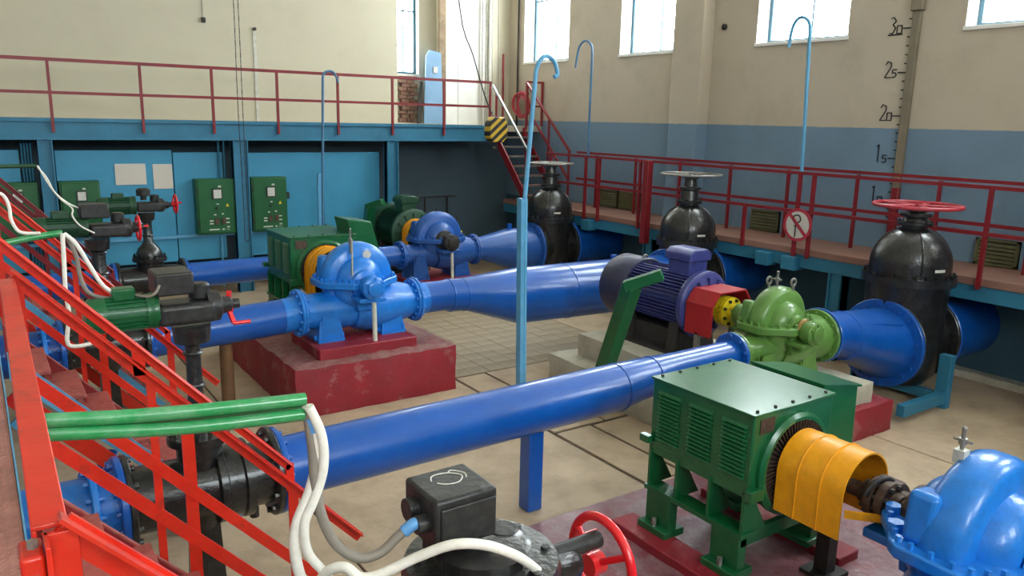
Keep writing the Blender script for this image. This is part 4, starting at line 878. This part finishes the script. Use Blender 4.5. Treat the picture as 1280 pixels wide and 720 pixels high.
# line D
q = thing('discharge_pipe', 'royal blue pipe in front of the blue panels, from the farthest pump', 'pipe', (4, YD, .84))
ecc([(2.36, YD, .83, .18), (5.75, YD, .86, .17)]).build('pipe', M_PIPE, q); flange(q, (2.375, YD, .83), (1, 0, 0), .25, .035, M_PIPE); flange(q, (5.735, YD, .86), (1, 0, 0), .24, .035, M_PIPE)
q = thing('suction_reducer', 'blue bulging reducer from the farthest pump to the farthest black valve', 'pipe', (7.8, YD, .84))
ecc([(7.17, YD, .86, .2), (7.35, YD, .86, .21), (7.9, YD, .82, .36), (8.46, YD, .80, .37)]).build('pipe', M_PUMP4, q); flange(q, (7.185, YD, .86), (1, 0, 0), .27, .035, M_PUMP4); flange(q, (8.435, YD, .80), (1, 0, 0), .47, .05, M_PUMP4, 20, .02)
G().box(7.9, 7.98, YD - .03, YD + .03, 1.16, 1.27).build('pipe_lug', M_PIPE, q, bevel=.006)
q = thing('suction_pipe', 'blue pipe under the walkway behind the farthest black valve', 'pipe', (9.9, YD, .8))
ecc([(9.23, YD, .80, .37), (10.39, YD, .80, .37)]).build('pipe', M_PIPE, q); flange(q, (9.262, YD, .80), (1, 0, 0), .47, .05, M_PIPE, 20, .02)

# ---- hand valves by the walkway
gate_valve('nearest black gate valve with a red handwheel, beside the blue cone', 8.85, YB, .69, .41, .50, 1.42, M_BLACK, M_WHEELPINK, .46, 2.24, pink=True, neck=.22)
gate_valve('middle black gate valve with a thin steel handwheel, behind the violet motor', 8.85, YC, .80, .37, .46, 1.36, M_BLACK, M_STEEL, .44, 2.36)
gate_valve('farthest black gate valve with a thin steel handwheel, below the corner stair', 8.85, YD, .80, .37, .46, 1.32, M_BLACK, M_STEEL, .40, 2.33)
s = thing('valve_stand', 'blue welded steel frame under the nearest black gate valve', 'stand', (8.75, 4.4, 0))
G().bar((8.88, 4.20, 0), (8.88, 4.20, .62), .10, .14, (0, 1, 0)).build('stand_post', M_BEAM, s, bevel=.006)
G().bar((8.88, 5.25, 0), (8.88, 5.25, .62), .10, .14, (0, 1, 0)).build('stand_post', M_BEAM, s, bevel=.006)
G().box(8.0, 8.9, 4.15, 4.24, .06, .19).build('stand_rail', M_BEAM, s, bevel=.005)
G().box(8.83, 8.93, 4.2, 5.3, .06, .16).build('stand_rail', M_BEAM, s, bevel=.005)

# ---- motorised discharge valves on the left
v = discharge_valve('black motorised valve at the left end of the long foreground pipe', .98, YB, .85, .20, .44, 1.21, 1.88, rbk=.66, cr=.042)
G().lathe((1.10, YB, .85), (1, 0, 0), [(.20, -.06), (.245, -.05), (.245, -.01), (.225, 0), (.225, .09), (.245, .10), (.245, .15), (.20, .16)], 32).build('sleeve_collar', M_BLACK, v)
stand(v, .98, YB, .66, .16, M_BLACK)
G().cyl((1.28, YB - .04, .66), (1.28, YB - .04, .58), .03, n=8).build('drain_plug', M_BLACK, v)
v = discharge_valve('black motorised valve behind the stairs, on the sky blue pump line', .91, YC, .90, .19, .36, 1.3, 1.93, cr=.06); stand(v, .91, YC, .7, .14, M_BLACK)
v = discharge_valve('farthest black motorised valve with a domed bonnet, before the blue panels', 1.92, YD, .83, .18, .44, 1.14, 1.76, dome=True, cr=.058); stand(v, 1.92, YD, .66, .14, M_BLACK)
v = discharge_valve('black motorised valve at the bottom edge, under the drum actuator', 1.12, YA, .56, .19, .40, .95, 1.62); stand(v, 1.12, YA, .37, .15, M_BLACK)
for y, z, lbl in ((YB, .85, 'light blue pipe left of the nearest motorised valve, behind the stair rails'), (YC, .90, 'blue pipe end behind the light blue stair stringer')):
    q = thing('outlet_pipe', lbl, 'pipe', (0.2, y, z)); x1 = .54 if y == YB else .55
    ecc([(-.9, y, z, .2), (x1, y, z, .2)]).build('pipe', M_SKY if y == YB else M_PIPE, q); flange(q, (x1 - .02, y, z), (1, 0, 0), .285, .045, M_PIPE); flange(q, (x1 - .16, y, z), (1, 0, 0), .27, .04, M_SKY)
q = thing('outlet_pipe', 'blue pipe left of the farthest motorised valve', 'pipe', (0.5, YD, .83)); ecc([(-.9, YD, .83, .18), (1.48, YD, .83, .18)]).build('pipe', M_PIPE, q); flange(q, (1.46, YD, .83), (1, 0, 0), .26, .045, M_PIPE)

# actuators
a = actuator('black electric actuator with green motor and red crank, nearest of the left three', .92, YB, 1.99, s=1.0)
actuator_motor(a, .80, YB, 1.99, .37, .10, M_GREENM)
G().box(.78, .985, YB - .13, YB + .10, 2.09, 2.22).build('terminal_box', M_BLACKSAT, a, bevel=.012)
w = G().cyl((1.17, YB, 1.955), (1.22, YB, 1.955), .028, n=12).build('crank_hub', M_WHEEL, a)
for dy, dz in ((.03, .10), (-.05, -.085), (.08, -.03)): G().bar((1.195, YB, 1.955), (1.215, YB + dy, 1.955 + dz), .026, .016).build('crank_arm', M_WHEEL, w)
G().cyl((1.21, YB - .05, 1.87), (1.31, YB - .05, 1.87), .012, n=10).build('crank_grip', M_WHEEL, w)
a = actuator('dark electric actuator with green motor and red crank wheel, middle of the left three', .98, YC, 2.03)
actuator_motor(a, .84, YC, 2.05, .46, .10, M_DKGREEN)
G().box(.78, 1.02, YC - .10, YC + .10, 2.13, 2.26).build('terminal_box', M_BLACKSAT, a, bevel=.012)
handwheel(a, (1.27, YC, 2.01), (1, 0, 0), .115, .013, M_WHEEL, 3, dish=.02, crank=True)
a = actuator('dark electric actuator with green motor, farthest one, below the white notices', 1.92, YD, 1.86)
actuator_motor(a, 1.79, YD, 1.86, .46, .12, M_DKGREEN)
G().box(1.10, 1.38, YD - .12, YD + .12, 1.74, 1.92).build('terminal_box', M_BLACKSAT, a, bevel=.012)
G().lathe((1.90, YD, 1.93), (0, 0, 1), [(.04, 0), (.04, .05), (.09, .06), (.09, .14), (.06, .16), (.001, .161)], 16).build('limit_cap', M_BLACKSAT, a)
handwheel(a, (2.30, YD, 1.86), (1, 0, 0), .125, .014, M_WHEEL, 3, dish=.02, crank=True)
a = actuator('black drum-shaped electric actuator at the bottom edge with square terminal box', 1.14, YA, 1.72, drum=True, wheel_x=.50)  # drum actuator parts set out by scaling pixel positions about the camera
tb = G().box(.995, 1.205, 1.80, 2.00, 1.87, 2.03).build('terminal_box', M_BLACKSAT, a, bevel=.012, seg=3)
G().box(1.01, 1.195, 1.792, 1.80, 1.885, 2.005).build('terminal_cover', M_BLACKSAT, tb, bevel=.006)
G().cyl((.96, 1.86, 1.945), (1.0, 1.86, 1.945), .028, n=14).cyl((.965, 1.93, 1.96), (1.0, 1.93, 1.96), .035, n=14).build('cable_gland', M_BLACKSAT, tb)
g = G()
for z_, pts in ((0, [(1.05, 1.93), (1.07, 1.96), (1.12, 1.955), (1.15, 1.92), (1.12, 1.885), (1.08, 1.89), (1.06, 1.91)]), (0, [(1.12, 1.955), (1.14, 1.965), (1.165, 1.93), (1.155, 1.90)])):
    g.tube([(x, y, 2.0305) for x, y in pts], .0022, 5)
g.build('chalk_mark', M_LABEL, tb)
G().box(1.03, 1.17, 1.83, 1.96, 1.80, 1.875).build('box_neck', M_BLACKSAT, a, bevel=.01)
G().lathe((1.36, YA, 1.66), (1, 0, 0), [(.13, -.12), (.12, 0), (.075, .03), (.065, .16), (.05, .18)], 24).build('wheel_gear', M_BLACK, a)
actuator_motor(a, .80, YA, 1.64, .40, .11, M_GREENM)
handwheel(a, (1.66, YA, 1.62), (1, 0, 0), .155, .017, M_WHEEL, 3, dish=.03, crank=True, hubr=.04)

# ---- pipe supports
o = G().bar((3.50, YB, 0), (3.50, YB, .70), .14, .14, (0, 1, 0)).build('pipe_support', M_PIPE, bevel=.012); tag(o, 'short square blue post holding up the long foreground pipe', 'post')
o = G().lathe((2.02, YC, 0), (0, 0, 1), [(.07, 0), (.075, .02), (.07, .05), (.066, .735), (.07, .75)], 20).build('pipe_support', M_WOODPOST); tag(o, 'brown round post under the pipe left of the red plinth', 'post')
o = G().lathe((.62, 6.15, 0), (0, 0, 1), [(.10, 0), (.1, .03), (.075, .04), (.07, .62)], 20).build('pipe_support', M_SKY); tag(o, 'light blue round pipe stub standing behind the near stair', 'post')

# ================================================================== FITTINGS, CABLES AND SMALL THINGS
def conduit(label, pts_list, r, mat):
    c = thing('cable_conduit', label, 'conduit', pts_list[0][0])
    for pts in pts_list: G().tube(pts, r, 12).build('tube', mat, c)
    return c
conduit('pair of thick green conduits over the nearest stair railing', [[(.03, 1.95, 2.424), (.10, 1.95, 2.416), (.231, 1.95, 2.397), (.41, 1.95, 2.378), (.677, 1.95, 2.357)], [(.03, 1.95, 2.392), (.10, 1.95, 2.384), (.228, 1.95, 2.362), (.407, 1.95, 2.336), (.671, 1.95, 2.315)], [(.03, 1.985, 2.41), (.10, 1.985, 2.402), (.41, 1.985, 2.36), (.676, 1.985, 2.338)]], .0175, M_GREENCON)  # near conduits from image pixels, scaled about the camera to a farther plane
conduit('green conduit above the middle stair railing at the left edge', [[(.02, 4.75, 2.41), (.226, 4.75, 2.448), (.366, 4.75, 2.464)], [(.02, 4.79, 2.405), (.226, 4.79, 2.44), (.37, 4.79, 2.455)]], .017, M_GREENCON)
conduit('thin dark green conduit at the left edge in front of the switch boxes', [[(.02, 8.2, 2.611), (.358, 8.2, 2.611), (.486, 8.2, 2.612)]], .018, M_DKGREEN)
def cable(label, pts, r, mat, tape=None):  # cable paths traced from image pixels; the near ones scaled about the camera
    o = G().tube(pts, r, 10, smooth=6).build('power_cable', mat); tag(o, label, 'cable')
    if tape: G().tube(tape, r + .004, 10).build('tape_wrap', M_TAPE, o)
    return o
cable('outer white cable hanging from the near green conduits', [(.683, 1.95, 2.335), (.698, 1.95, 2.27), (.704, 1.95, 2.175), (.681, 1.95, 2.086), (.642, 1.95, 2.001), (.634, 1.95, 1.918), (.655, 1.95, 1.812), (.72, 1.92, 1.68), (.78, 1.88, 1.64)], .0155, M_CABLEW, [(.690, 1.95, 2.305), (.696, 1.95, 2.28), (.699, 1.95, 2.262)])
cable('inner white cable hanging from the near green conduits', [(.68, 1.93, 2.342), (.713, 1.93, 2.251), (.715, 1.93, 2.157), (.689, 1.93, 2.076), (.657, 1.93, 2.006), (.663, 1.93, 1.919), (.707, 1.93, 1.843), (.753, 1.93, 1.764), (.80, 1.9, 1.70)], .0135, M_CABLEW)
cable('white cable arching over the drum actuator at the bottom', [(.690, 1.95, 1.76), (.697, 1.95, 1.80), (.713, 1.9, 1.864), (.744, 1.86, 1.882), (.777, 1.83, 1.855), (.831, 1.8, 1.868), (.91, 1.76, 1.909), (.989, 1.70, 1.953), (1.068, 1.66, 1.948), (1.15, 1.64, 1.905), (1.227, 1.66, 1.837), (1.328, 1.7, 1.729), (1.37, 1.72, 1.69)], .0145, M_CABLEW)
cable('grey cable bending into the square terminal box of the drum actuator', [(.682, 1.95, 2.326), (.694, 1.95, 2.213), (.694, 1.94, 2.122), (.706, 1.93, 2.016), (.741, 1.92, 1.924), (.796, 1.9, 1.874), (.856, 1.88, 1.88), (.91, 1.87, 1.922), (.951, 1.86, 1.95), (.97, 1.86, 1.952)], .0145, M_CABLEG, [(.925, 1.866, 1.932), (.95, 1.86, 1.95), (.966, 1.86, 1.952)])
cable('white cable dropping straight from the middle conduit behind the railing', [(.362, 4.7, 2.467), (.356, 4.7, 2.305), (.35, 4.7, 2.154), (.357, 4.7, 2.021), (.344, 4.7, 1.956), (.335, 4.7, 1.89), (.347, 4.7, 1.857), (.4, 4.7, 1.849), (.50, 4.72, 1.86)], .0115, M_CABLEW)
cable('white cable curving from the middle conduit to the green valve motor', [(.373, 4.75, 2.46), (.425, 4.75, 2.4), (.48, 4.75, 2.277), (.533, 4.75, 2.165), (.596, 4.75, 2.105), (.63, 4.75, 2.09)], .0115, M_CABLEW)
cable('grey cable curving from the middle conduit to the green valve motor', [(.389, 4.78, 2.433), (.422, 4.78, 2.33), (.432, 4.78, 2.219), (.463, 4.78, 2.126), (.538, 4.78, 2.083), (.60, 4.78, 2.08)], .0115, M_CABLEG)
cable('short grey cable between the terminal box and the green valve motor', [(.80, 4.62, 2.16), (.775, 4.61, 2.12), (.735, 4.63, 2.10), (.69, 4.70, 2.10)], .008, M_CABLEG)
cable('pale cable dipping from the dark conduit to the middle actuator box', [(.48, 8.2, 2.615), (.551, 8.2, 2.507), (.602, 8.2, 2.376), (.701, 8.2, 2.271), (.79, 8.2, 2.22)], .0078, M_CABLEW)
cable('pale cable looping from the dark conduit below the middle actuator', [(.492, 8.2, 2.614), (.569, 8.2, 2.435), (.641, 8.2, 2.317), (.72, 8.09, 2.233), (.715, 8.08, 2.167), (.77, 8.07, 2.075), (.88, 8.07, 2.001)], .0078, M_CABLEW)
cable('white cable looping over the red railing at the left edge', [(.05, 4.75, 2.69), (.109, 4.75, 2.681), (.133, 4.75, 2.647), (.142, 4.75, 2.598), (.144, 4.75, 2.544), (.176, 4.75, 2.48), (.264, 4.73, 2.471)], .0088, M_CABLEW)

# ---- switch cabinets in front of the blue panels
def cabinet(label, x0, x1, z0, z1, full=True):
    w = x1 - x0; y0 = 13.98 if full else 14.0
    c = thing('switch_cabinet', label, 'cabinet', ((x0 + x1) / 2, 14.08, z0), 'green switch cabinets on the panels')
    G().box(x0, x1, y0, 14.18, z0, z1).build('case', M_CABGREEN, c, bevel=.01)
    d = G().box(x0 + .03, x1 - .02, y0 - .022, y0, z0 + .03, z1 - .03).build('door', M_CABGREEN, c, bevel=.008)
    yf = y0 - .022; u = lambda t: x0 + w * t; q = lambda t: z1 - (z1 - z0) * t
    def pl(n, a, b, e, f, mat, t=.006, lab=None): return G().box(u(a), u(b), yf - t, yf, q(f), q(e)).build(n, mat, d, bevel=.002, label=lab)
    mt = pl('meter_bezel', .40, .66, .17, .36, M_BLACKSAT, .02)
    G().box(u(.43), u(.63), yf - .024, yf - .02, q(.345), q(.19)).build('meter_dial', M_LABEL, mt, label='white square meter dial')
    pl('label_plate', .56, .64, .12, .15, M_LABEL)
    G().bar((x0 + .02, y0 - .012, z0 + .15), (x0 + .02, y0 - .012, z0 + .25), .02, .02).build('hinge', M_DARK, c); G().bar((x0 + .02, y0 - .012, z1 - .25), (x0 + .02, y0 - .012, z1 - .15), .02, .02).build('hinge', M_DARK, c)
    if full:
        G().cyl((u(.5), yf - .03, q(.52)), (u(.5), yf, q(.52)), .02, n=12).build('selector_knob', M_DARK, d)
        for a in (.44, .62): pl('push_button', a, a + .1, .70, .82, M_RUST, .02, 'dark brown push button')
        for a, b, e in ((.30, .40, .74), (.30, .40, .79), (.73, .82, .71), (.73, .82, .78), (.28, .55, .90), (.62, .68, .90), (.74, .82, .86), (.50, .56, .44), (.62, .68, .62), (.42, .48, .63)): pl('label_plate', a, b, e, e + .022, M_LABEL)
        G().prism([(u(.74), yf - .004, q(.50)), (u(.83), yf - .004, q(.50)), (u(.785), yf - .004, q(.44))], (0, .004, 0)).build('warning_mark', M_LEMON, d, label='small yellow warning triangle')
        g = G()
        for k in range(3): g.bar((u(.74 + k * .03), yf - .003, q(.93)), (u(.74 + k * .03), yf - .003, q(.90)), .004, .004)
        g.build('painted_number', M_LABEL, d, stuff=True)
    return c
cabinet('green switch cabinet with meter, left of the blue column with the chain', 3.10, 3.74, 1.06, 2.01)
cabinet('green switch cabinet with meter, right of the blue column with the chain', 4.03, 4.66, 1.06, 2.02)
cabinet('green switch box with white meter behind the middle electric actuator', 1.09, 1.66, 1.16, 2.02, False)
cabinet('green switch box at the left edge, left of the first blue column', .22, .82, 1.16, 2.02, False)
G().box(4.66, 4.72, 14.02, 14.1, 1.62, 1.74).build('side_socket', M_DARK, bpy.data.objects['switch_cabinet.001'])
def notice(label, x0, x1, z0, z1):
    o = G().box(x0, x1, 14.186, 14.199, z0, z1).build('paper_notice', M_PAPER); tag(o, label, 'notice'); return o
notice('wide white paper notice on the blue panel above the actuators', 1.92, 2.38, 1.93, 2.27)
notice('narrow white paper notice right of the wider one on the blue panel', 2.49, 2.79, 1.85, 2.26)

# ---- hooked blue poles
def pole(label, pts, hook, r0, r1, lower=None, mat=None):
    p = thing('hook_pole', label, 'pole', pts[0]); mat = mat or M_HOOKBLUE
    G().tube(pts, r1, 10, smooth=1).build('rod', mat, p); G().tube(hook, r1 * .92, 10, smooth=5).build('hook', mat, p)
    if lower: G().bar(lower[0], lower[1], r0, r0, (0, 1, 0)).build('sleeve', M_LTBLUE, p)
    return p
pole('tall light blue hooked pole in the middle, behind the long foreground pipe', [(4.66, 6.2, 0.02), (4.44, 6.2, .47), (4.40, 6.2, 2.37), (4.485, 6.2, 3.46)], [(4.485, 6.2, 3.44), (4.50, 6.2, 3.58), (4.55, 6.2, 3.67), (4.62, 6.2, 3.70), (4.70, 6.2, 3.66), (4.74, 6.2, 3.58), (4.745, 6.2, 3.53), (4.71, 6.2, 3.515)], .075, .023, ((4.43, 6.22, .02), (4.385, 6.22, 2.36)), M_LTBLUE)
pole('thin hooked rod on the walkway edge nearest the corner stair', [(9.335, 11.19, 2.50), (9.32, 11.18, 3.2), (9.30, 11.15, 4.26)], [(9.30, 11.15, 4.24), (9.30, 11.17, 4.40), (9.30, 11.28, 4.50), (9.30, 11.42, 4.50), (9.30, 11.54, 4.38), (9.30, 11.61, 4.06)], .05, .022)
pole('light blue hooked rod rising beside the round prohibition sign', [(9.335, 6.66, 2.50), (9.31, 6.67, 3.2), (9.28, 6.70, 4.28)], [(9.28, 6.70, 4.26), (9.28, 6.72, 4.42), (9.28, 6.80, 4.50), (9.28, 6.90, 4.50), (9.28, 6.98, 4.38), (9.28, 7.01, 4.14)], .05, .024, None, M_LTBLUE)
pole('thin hooked rod standing before the far blue panels', [(5.16, 13.6, .0), (5.18, 13.6, 1.5), (5.25, 13.6, 3.76)], [(5.25, 13.6, 3.74), (5.27, 13.6, 3.83), (5.35, 13.6, 3.87), (5.44, 13.6, 3.86), (5.50, 13.6, 3.78), (5.53, 13.6, 3.68)], .06, .022, ((5.10, 13.61, .0), (5.13, 13.61, 2.1)), M_HOOKBLUE)

# ---- crane hook block, ropes and hoist chain
def stripes(name):
    mt = bpy.data.materials.new(name); mt.use_nodes = True; N = mt.node_tree.nodes; L = mt.node_tree.links; b = N['Principled BSDF']
    tc = N.new('ShaderNodeTexCoord'); mp = N.new('ShaderNodeMapping'); mp.inputs['Rotation'].default_value = (0, math.radians(40), 0)
    w = N.new('ShaderNodeTexWave'); w.bands_direction = 'Z'; w.inputs['Scale'].default_value = 2.6
    L.new(tc.outputs['Object'], mp.inputs['Vector']); L.new(mp.outputs[0], w.inputs['Vector'])
    r = N.new('ShaderNodeValToRGB'); r.color_ramp.interpolation = 'CONSTANT'; r.color_ramp.elements[0].color = lin((30, 28, 26)); r.color_ramp.elements[1].color = lin((196, 160, 40)); r.color_ramp.elements[1].position = .5
    L.new(w.outputs['Fac'], r.inputs['Fac']); L.new(r.outputs[0], b.inputs['Base Color']); b.inputs['Roughness'].default_value = .5; return mt
hb = thing('crane_hook_block', 'yellow and black striped crane hook block hanging before the balcony end', 'crane hook', (7.84, 12.0, 2.7))
oc = [(.11, -.23), (.19, -.13), (.2, .1), (.13, .22), (-.1, .22), (-.18, .12), (-.19, -.12), (-.12, -.22)]
G().prism([(7.84 + x, 11.9, 2.93 + z) for x, z in oc], (0, .2, 0)).build('sheave_case', stripes('hazard_stripes'), hb, bevel=.02)
G().tube([(7.86, 12, 2.70), (7.86, 12, 2.62), (7.82, 12, 2.58), (7.80, 12, 2.62)], .02, 8).build('hook', M_DARK, hb)
g = G().tube([(7.77, 12, 3.14), (7.73, 12, 4.5), (7.70, 12, 8.0)], .006, 6, smooth=0).tube([(7.90, 12, 3.14), (7.86, 12, 4.5), (7.83, 12, 8.0)], .006, 6, smooth=0); g.build('wire_rope', M_STEEL, hb)
o = G().tube([(7.10, 12.4, 8.0), (7.3, 12.4, 5.07), (7.6, 12.4, 4.2), (7.86, 12.4, 3.5), (8.0, 12.3, 3.12), (8.02, 12.2, 3.0)], .012, 8).build('pendant_cable', M_DARK); tag(o, 'thin dark cable hanging down beside the striped crane hook', 'cable')
hc = thing('hoist_chain', 'thin looped hand chain hanging in front of the blue column', 'chain', (3.62, 13.0, .95))
for i in range(76):
    z = 1.0 + i * .0925
    for x in (3.605 + .006 * math.sin(i * .2), 3.675 + .004 * math.cos(i * .17)):
        if i == 0: continue
        G().bar((x, 13.0, z), (x, 13.0, z + .088), .012 if i % 2 else .008, .008 if i % 2 else .012).build('chain_link', M_DARK, hc)
G().torus((3.64, 13.0, 1.09), (0, 1, 0), .035, .006, 12, 6, PI, 2 * PI).build('chain_bight', M_DARK, hc)

# ---- far wall fittings
o = G().prism([(8.12, 15.25, 2.99), (8.60, 15.25, 2.99), (8.58, 15.33, 4.48), (8.30, 15.33, 4.52), (8.22, 15.32, 4.40)], (0, .03, 0)).build('leaning_board', M_BOARD); tag(o, 'pale blue board leaning against the far wall on the balcony', 'board')
G().box(8.38, 8.48, 15.29, 15.315, 4.05, 4.18).build('paper_patch', M_LABEL, o)
o = G().prism([(7.98, 15.28, 2.99), (8.06, 15.28, 2.99), (8.16, 15.36, 3.85), (8.10, 15.36, 3.88)], (0, .03, 0)).build('leaning_plank', M_DARK); tag(o, 'dark plank leaning beside the pale blue board', 'plank')
for x, l in ((9.62, 'white vertical pipe on the far wall left of its twin'), (9.80, 'white vertical pipe on the far wall nearest the corner')):
    o = G().cyl((x, 15.3, 2.98), (x, 15.3, 7.95), .03, n=10).build('wall_pipe', M_WHITEPIPE); tag(o, l, 'pipe')
o = G().box(4.60, 4.66, 15.385, 15.40, 2.98, 4.62).build('wall_conduit', M_WHITEPIPE); tag(o, 'white painted conduit on the cream far wall above the balcony', 'conduit')
G().cyl((4.63, 15.34, 4.66), (4.63, 15.4, 4.66), .03, n=10).build('conduit_end', M_DARK, o)
o = G().box(3.69, 3.76, 15.35, 15.4, 4.70, 4.79).build('wall_socket', M_DARK, bevel=.01); tag(o, 'small dark socket box high on the cream far wall', 'socket')
G().cyl((3.72, 15.39, 4.79), (3.72, 15.39, 7.9), .006, n=6).build('socket_wire', M_CABLEG, o)
o = G().cyl((10.05, 15.1, 2.98), (10.17, 15.3, 4.55), .025, n=10).build('leaning_rod', M_RAIL); tag(o, 'dark red rod leaning in the far corner of the balcony', 'rod')
hs = thing('fire_hose_coil', 'red hose coiled on the wall in the far corner of the balcony', 'hose', (10.3, 14.5, 3.1))
for i in range(5): G().torus((10.26 - i * .012, 14.62 + .035 * math.sin(i * 2.1), 3.42 + .03 * math.cos(i * 1.7)), (1, .12 * (i - 2), .1), .27 - .03 * (i % 3), .022, 32, 8).build('hose_loop', M_WHEELPINK, hs)
G().bar((10.25, 14.6, 3.68), (10.40, 14.6, 3.68), .03, .03).build('hose_peg', M_DARK, hs)
o = G().cyl((10.36, 15.0, 2.98), (10.36, 15.0, 7.9), .02, n=8).build('wall_cable', M_DARK); tag(o, 'dark vertical cable run in the far corner of the hall', 'cable')

# ---- right wall: louvre boxes, level scale, socket
def vent_box(label, y0, y1, z0, z1):
    v = thing('wall_vent', label, 'vent', (10.37, (y0 + y1) / 2, z0), 'olive vents low on the right wall')
    G().box(10.36, 10.40, y0, y1, z0, z1).build('backing', M_DARK, v)
    for a, b, c, d in ((y0, y1, z0, z0 + .03), (y0, y1, z1 - .03, z1), (y0, y0 + .03, z0, z1), (y1 - .03, y1, z0, z1)): G().box(10.33, 10.40, a, b, c, d).build('frame', M_OLIVE, v)
    n = 5
    for i in range(n):
        z = z0 + .045 + (z1 - z0 - .08) * i / n; G().prism([(10.365, y0 + .03, z), (10.335, y0 + .03, z), (10.365, y0 + .03, z + .045)], (0, y1 - y0 - .06, 0)).build('slat', M_OLIVE, v)
    return v
vent_box('olive slatted vent low on the right wall near the corner stair', 11.48, 12.05, 1.47, 1.80)
G().box(10.335, 10.40, 10.85, 11.42, 1.47, 1.80).build('vent_cover', M_OLIVE, bpy.data.objects['wall_vent'])
vent_box('olive slatted vent low on the right wall left of the round sign', 7.72, 8.24, 1.46, 1.79)
vent_box('olive slatted vent low on the right wall at the right edge', 4.25, 4.75, 1.46, 1.79)
o = G().lathe((10.39, 9.12, 4.66), (-1, 0, 0), [(.05, 0), (.05, .03), (.03, .05), (.001, .051)], 14).build('wall_bracket', M_DARK); tag(o, 'small round rusty bracket on the wall beside the pilaster', 'bracket')

sc_ = thing('level_scale', 'painted water level scale with a wall conduit and numbers 10 to 30', 'scale', (10.39, 5.95, 1.5))
G().box(10.33, 10.40, 5.83, 5.94, 2.30, 4.60).build('conduit', M_TRUNK, sc_, bevel=.015)
G().box(10.33, 10.40, 5.83, 5.94, 1.46, 2.32).build('conduit_foot', M_RAIL, sc_, bevel=.015)
G().box(10.29, 10.40, 5.80, 5.96, 4.60, 4.86).build('junction_box', M_TRUNK, sc_, bevel=.015)
ZT = lambda n: 2.13 + (n - 10) * .1135
g = G()
for n in range(8, 35):
    L_ = .10 if n % 5 == 0 else .06; y0_ = 5.945
    g.bar((10.393, y0_, ZT(n)), (10.393, y0_ + L_ * (1.35 if n % 5 == 0 else 1), ZT(n)), .008, .016, (0, 0, 1))
g.build('tick_marks', M_BLACKINK, sc_, stuff=True)
STROKE = {'0': [[(0, 0), (1, 0), (1, 1), (0, 1), (0, 0)]], '1': [[(.1, 1.0), (.45, 1.15), (.45, 0)]], '2': [[(0, .8), (.3, 1), (.9, .9), (.95, .65), (0, 0), (1, 0)]],
          '3': [[(0, .95), (.5, 1), (.9, .75), (.4, .55), (.9, .35), (.5, 0), (0, .05)]], '5': [[(1, 1), (.1, 1), (.05, .55), (.7, .6), (.95, .35), (.6, 0), (0, .05)]]}
def stroke_digit(ch, yl, z, w, h, t=.016):
    """yl = left edge as seen from the hall (larger y), drawn on the wall as a flat painted stroke"""
    gg = G()
    for line in STROKE[ch]:
        for (x0, z0), (x1, z1) in zip(line, line[1:]): gg.bar((10.394, yl - x0 * w, z + z0 * h), (10.394, yl - x1 * w, z + z1 * h), t, .008, (1, 0, 0))
    return gg
for n, (a, b) in ((30, '30'), (25, '25'), (20, '20'), (15, '15'), (10, '10')):
    z = ZT(n); y = 6.26
    gg = stroke_digit(a, y, z - .06, .085, .21, .013); g2 = stroke_digit(b, y - .10, z - .06, .065, .10, .013); gg.add(g2.v, g2.f)
    if n == 30: gg.bar((10.394, y + .02, z - .075), (10.394, y - .18, z - .075), .016, .008, (1, 0, 0))
    gg.build('painted_number', M_BLACKINK, sc_)

# ---- round prohibition sign on the walkway railing
sg = thing('prohibition_sign', 'round white sign with red ring and slash on the walkway railing', 'sign', (9.27, 6.6, 1.78))
cx_, cy_, cz_ = 9.285, 6.6, 1.78
G().lathe((cx_, cy_, cz_), (-1, 0, 0), [(.22, -.006), (.22, .006), (.001, .007)], 36).build('sign_disc', M_LABEL, sg)
G().lathe((cx_, cy_, cz_), (-1, 0, 0), [(.185, .004), (.225, .004), (.225, .014), (.185, .014)], 36, caps=False).build('red_ring', M_WHEELPINK, sg)
G().bar((cx_ - .012, cy_ + .135, cz_ + .135), (cx_ - .012, cy_ - .135, cz_ - .135), .045, .006, (1, 0, 0)).build('red_slash', M_WHEELPINK, sg)
G().tube([(cx_ - .009, cy_ + .03, cz_ - .17), (cx_ - .009, cy_ + .035, cz_ + .02), (cx_ - .009, cy_ + .08, cz_ + .06), (cx_ - .009, cy_ + .06, cz_ + .12), (cx_ - .009, cy_ - .01, cz_ + .13), (cx_ - .009, cy_ - .04, cz_ + .07), (cx_ - .009, cy_ + .0, cz_ + .03)], .009, 6).build('pictogram', M_BLACKINK, sg)
G().bar((cx_ - .009, cy_ + .06, cz_ - .02), (cx_ - .009, cy_ + .005, cz_ - .02), .012, .006, (1, 0, 0)).build('pictogram_bar', M_BLACKINK, sg)

# ---- odds on the floor
o = G().box(5.98, 6.12, 5.42, 5.49, .62, .69).build('loose_brick', M_BRICK, bevel=.006); tag(o, 'small brown brick lying on the concrete step below the violet motor', 'brick')
o = G().box(6.16, 6.22, 5.40, 5.46, .62, .70).build('loose_brick', M_BRICK, bevel=.006); tag(o, 'narrow brick beside the other loose brick below the violet motor', 'brick')
st = thing('trestle_frame', 'thin dark iron trestle against the far dark wall', 'frame', (8.3, 14.9, 0))
for x in (7.95, 8.5): G().bar((x, 14.9, 0), (x, 14.9, 1.45), .03, .03).build('leg', M_DARK, st)
G().bar((7.75, 14.9, 1.45), (8.7, 14.9, 1.45), .03, .03).build('bar', M_DARK, st)
o = G().lathe((7.62, 12.9, 0), (0, 0, 1), [(.14, 0), (.14, .02), (.03, .03), (.03, .80), (.06, .82), (.08, .90), (.06, 1.0), (.03, 1.02)], 14).build('hydrant_post', M_LEMON); tag(o, 'small yellow topped post beyond the farthest pump', 'post')
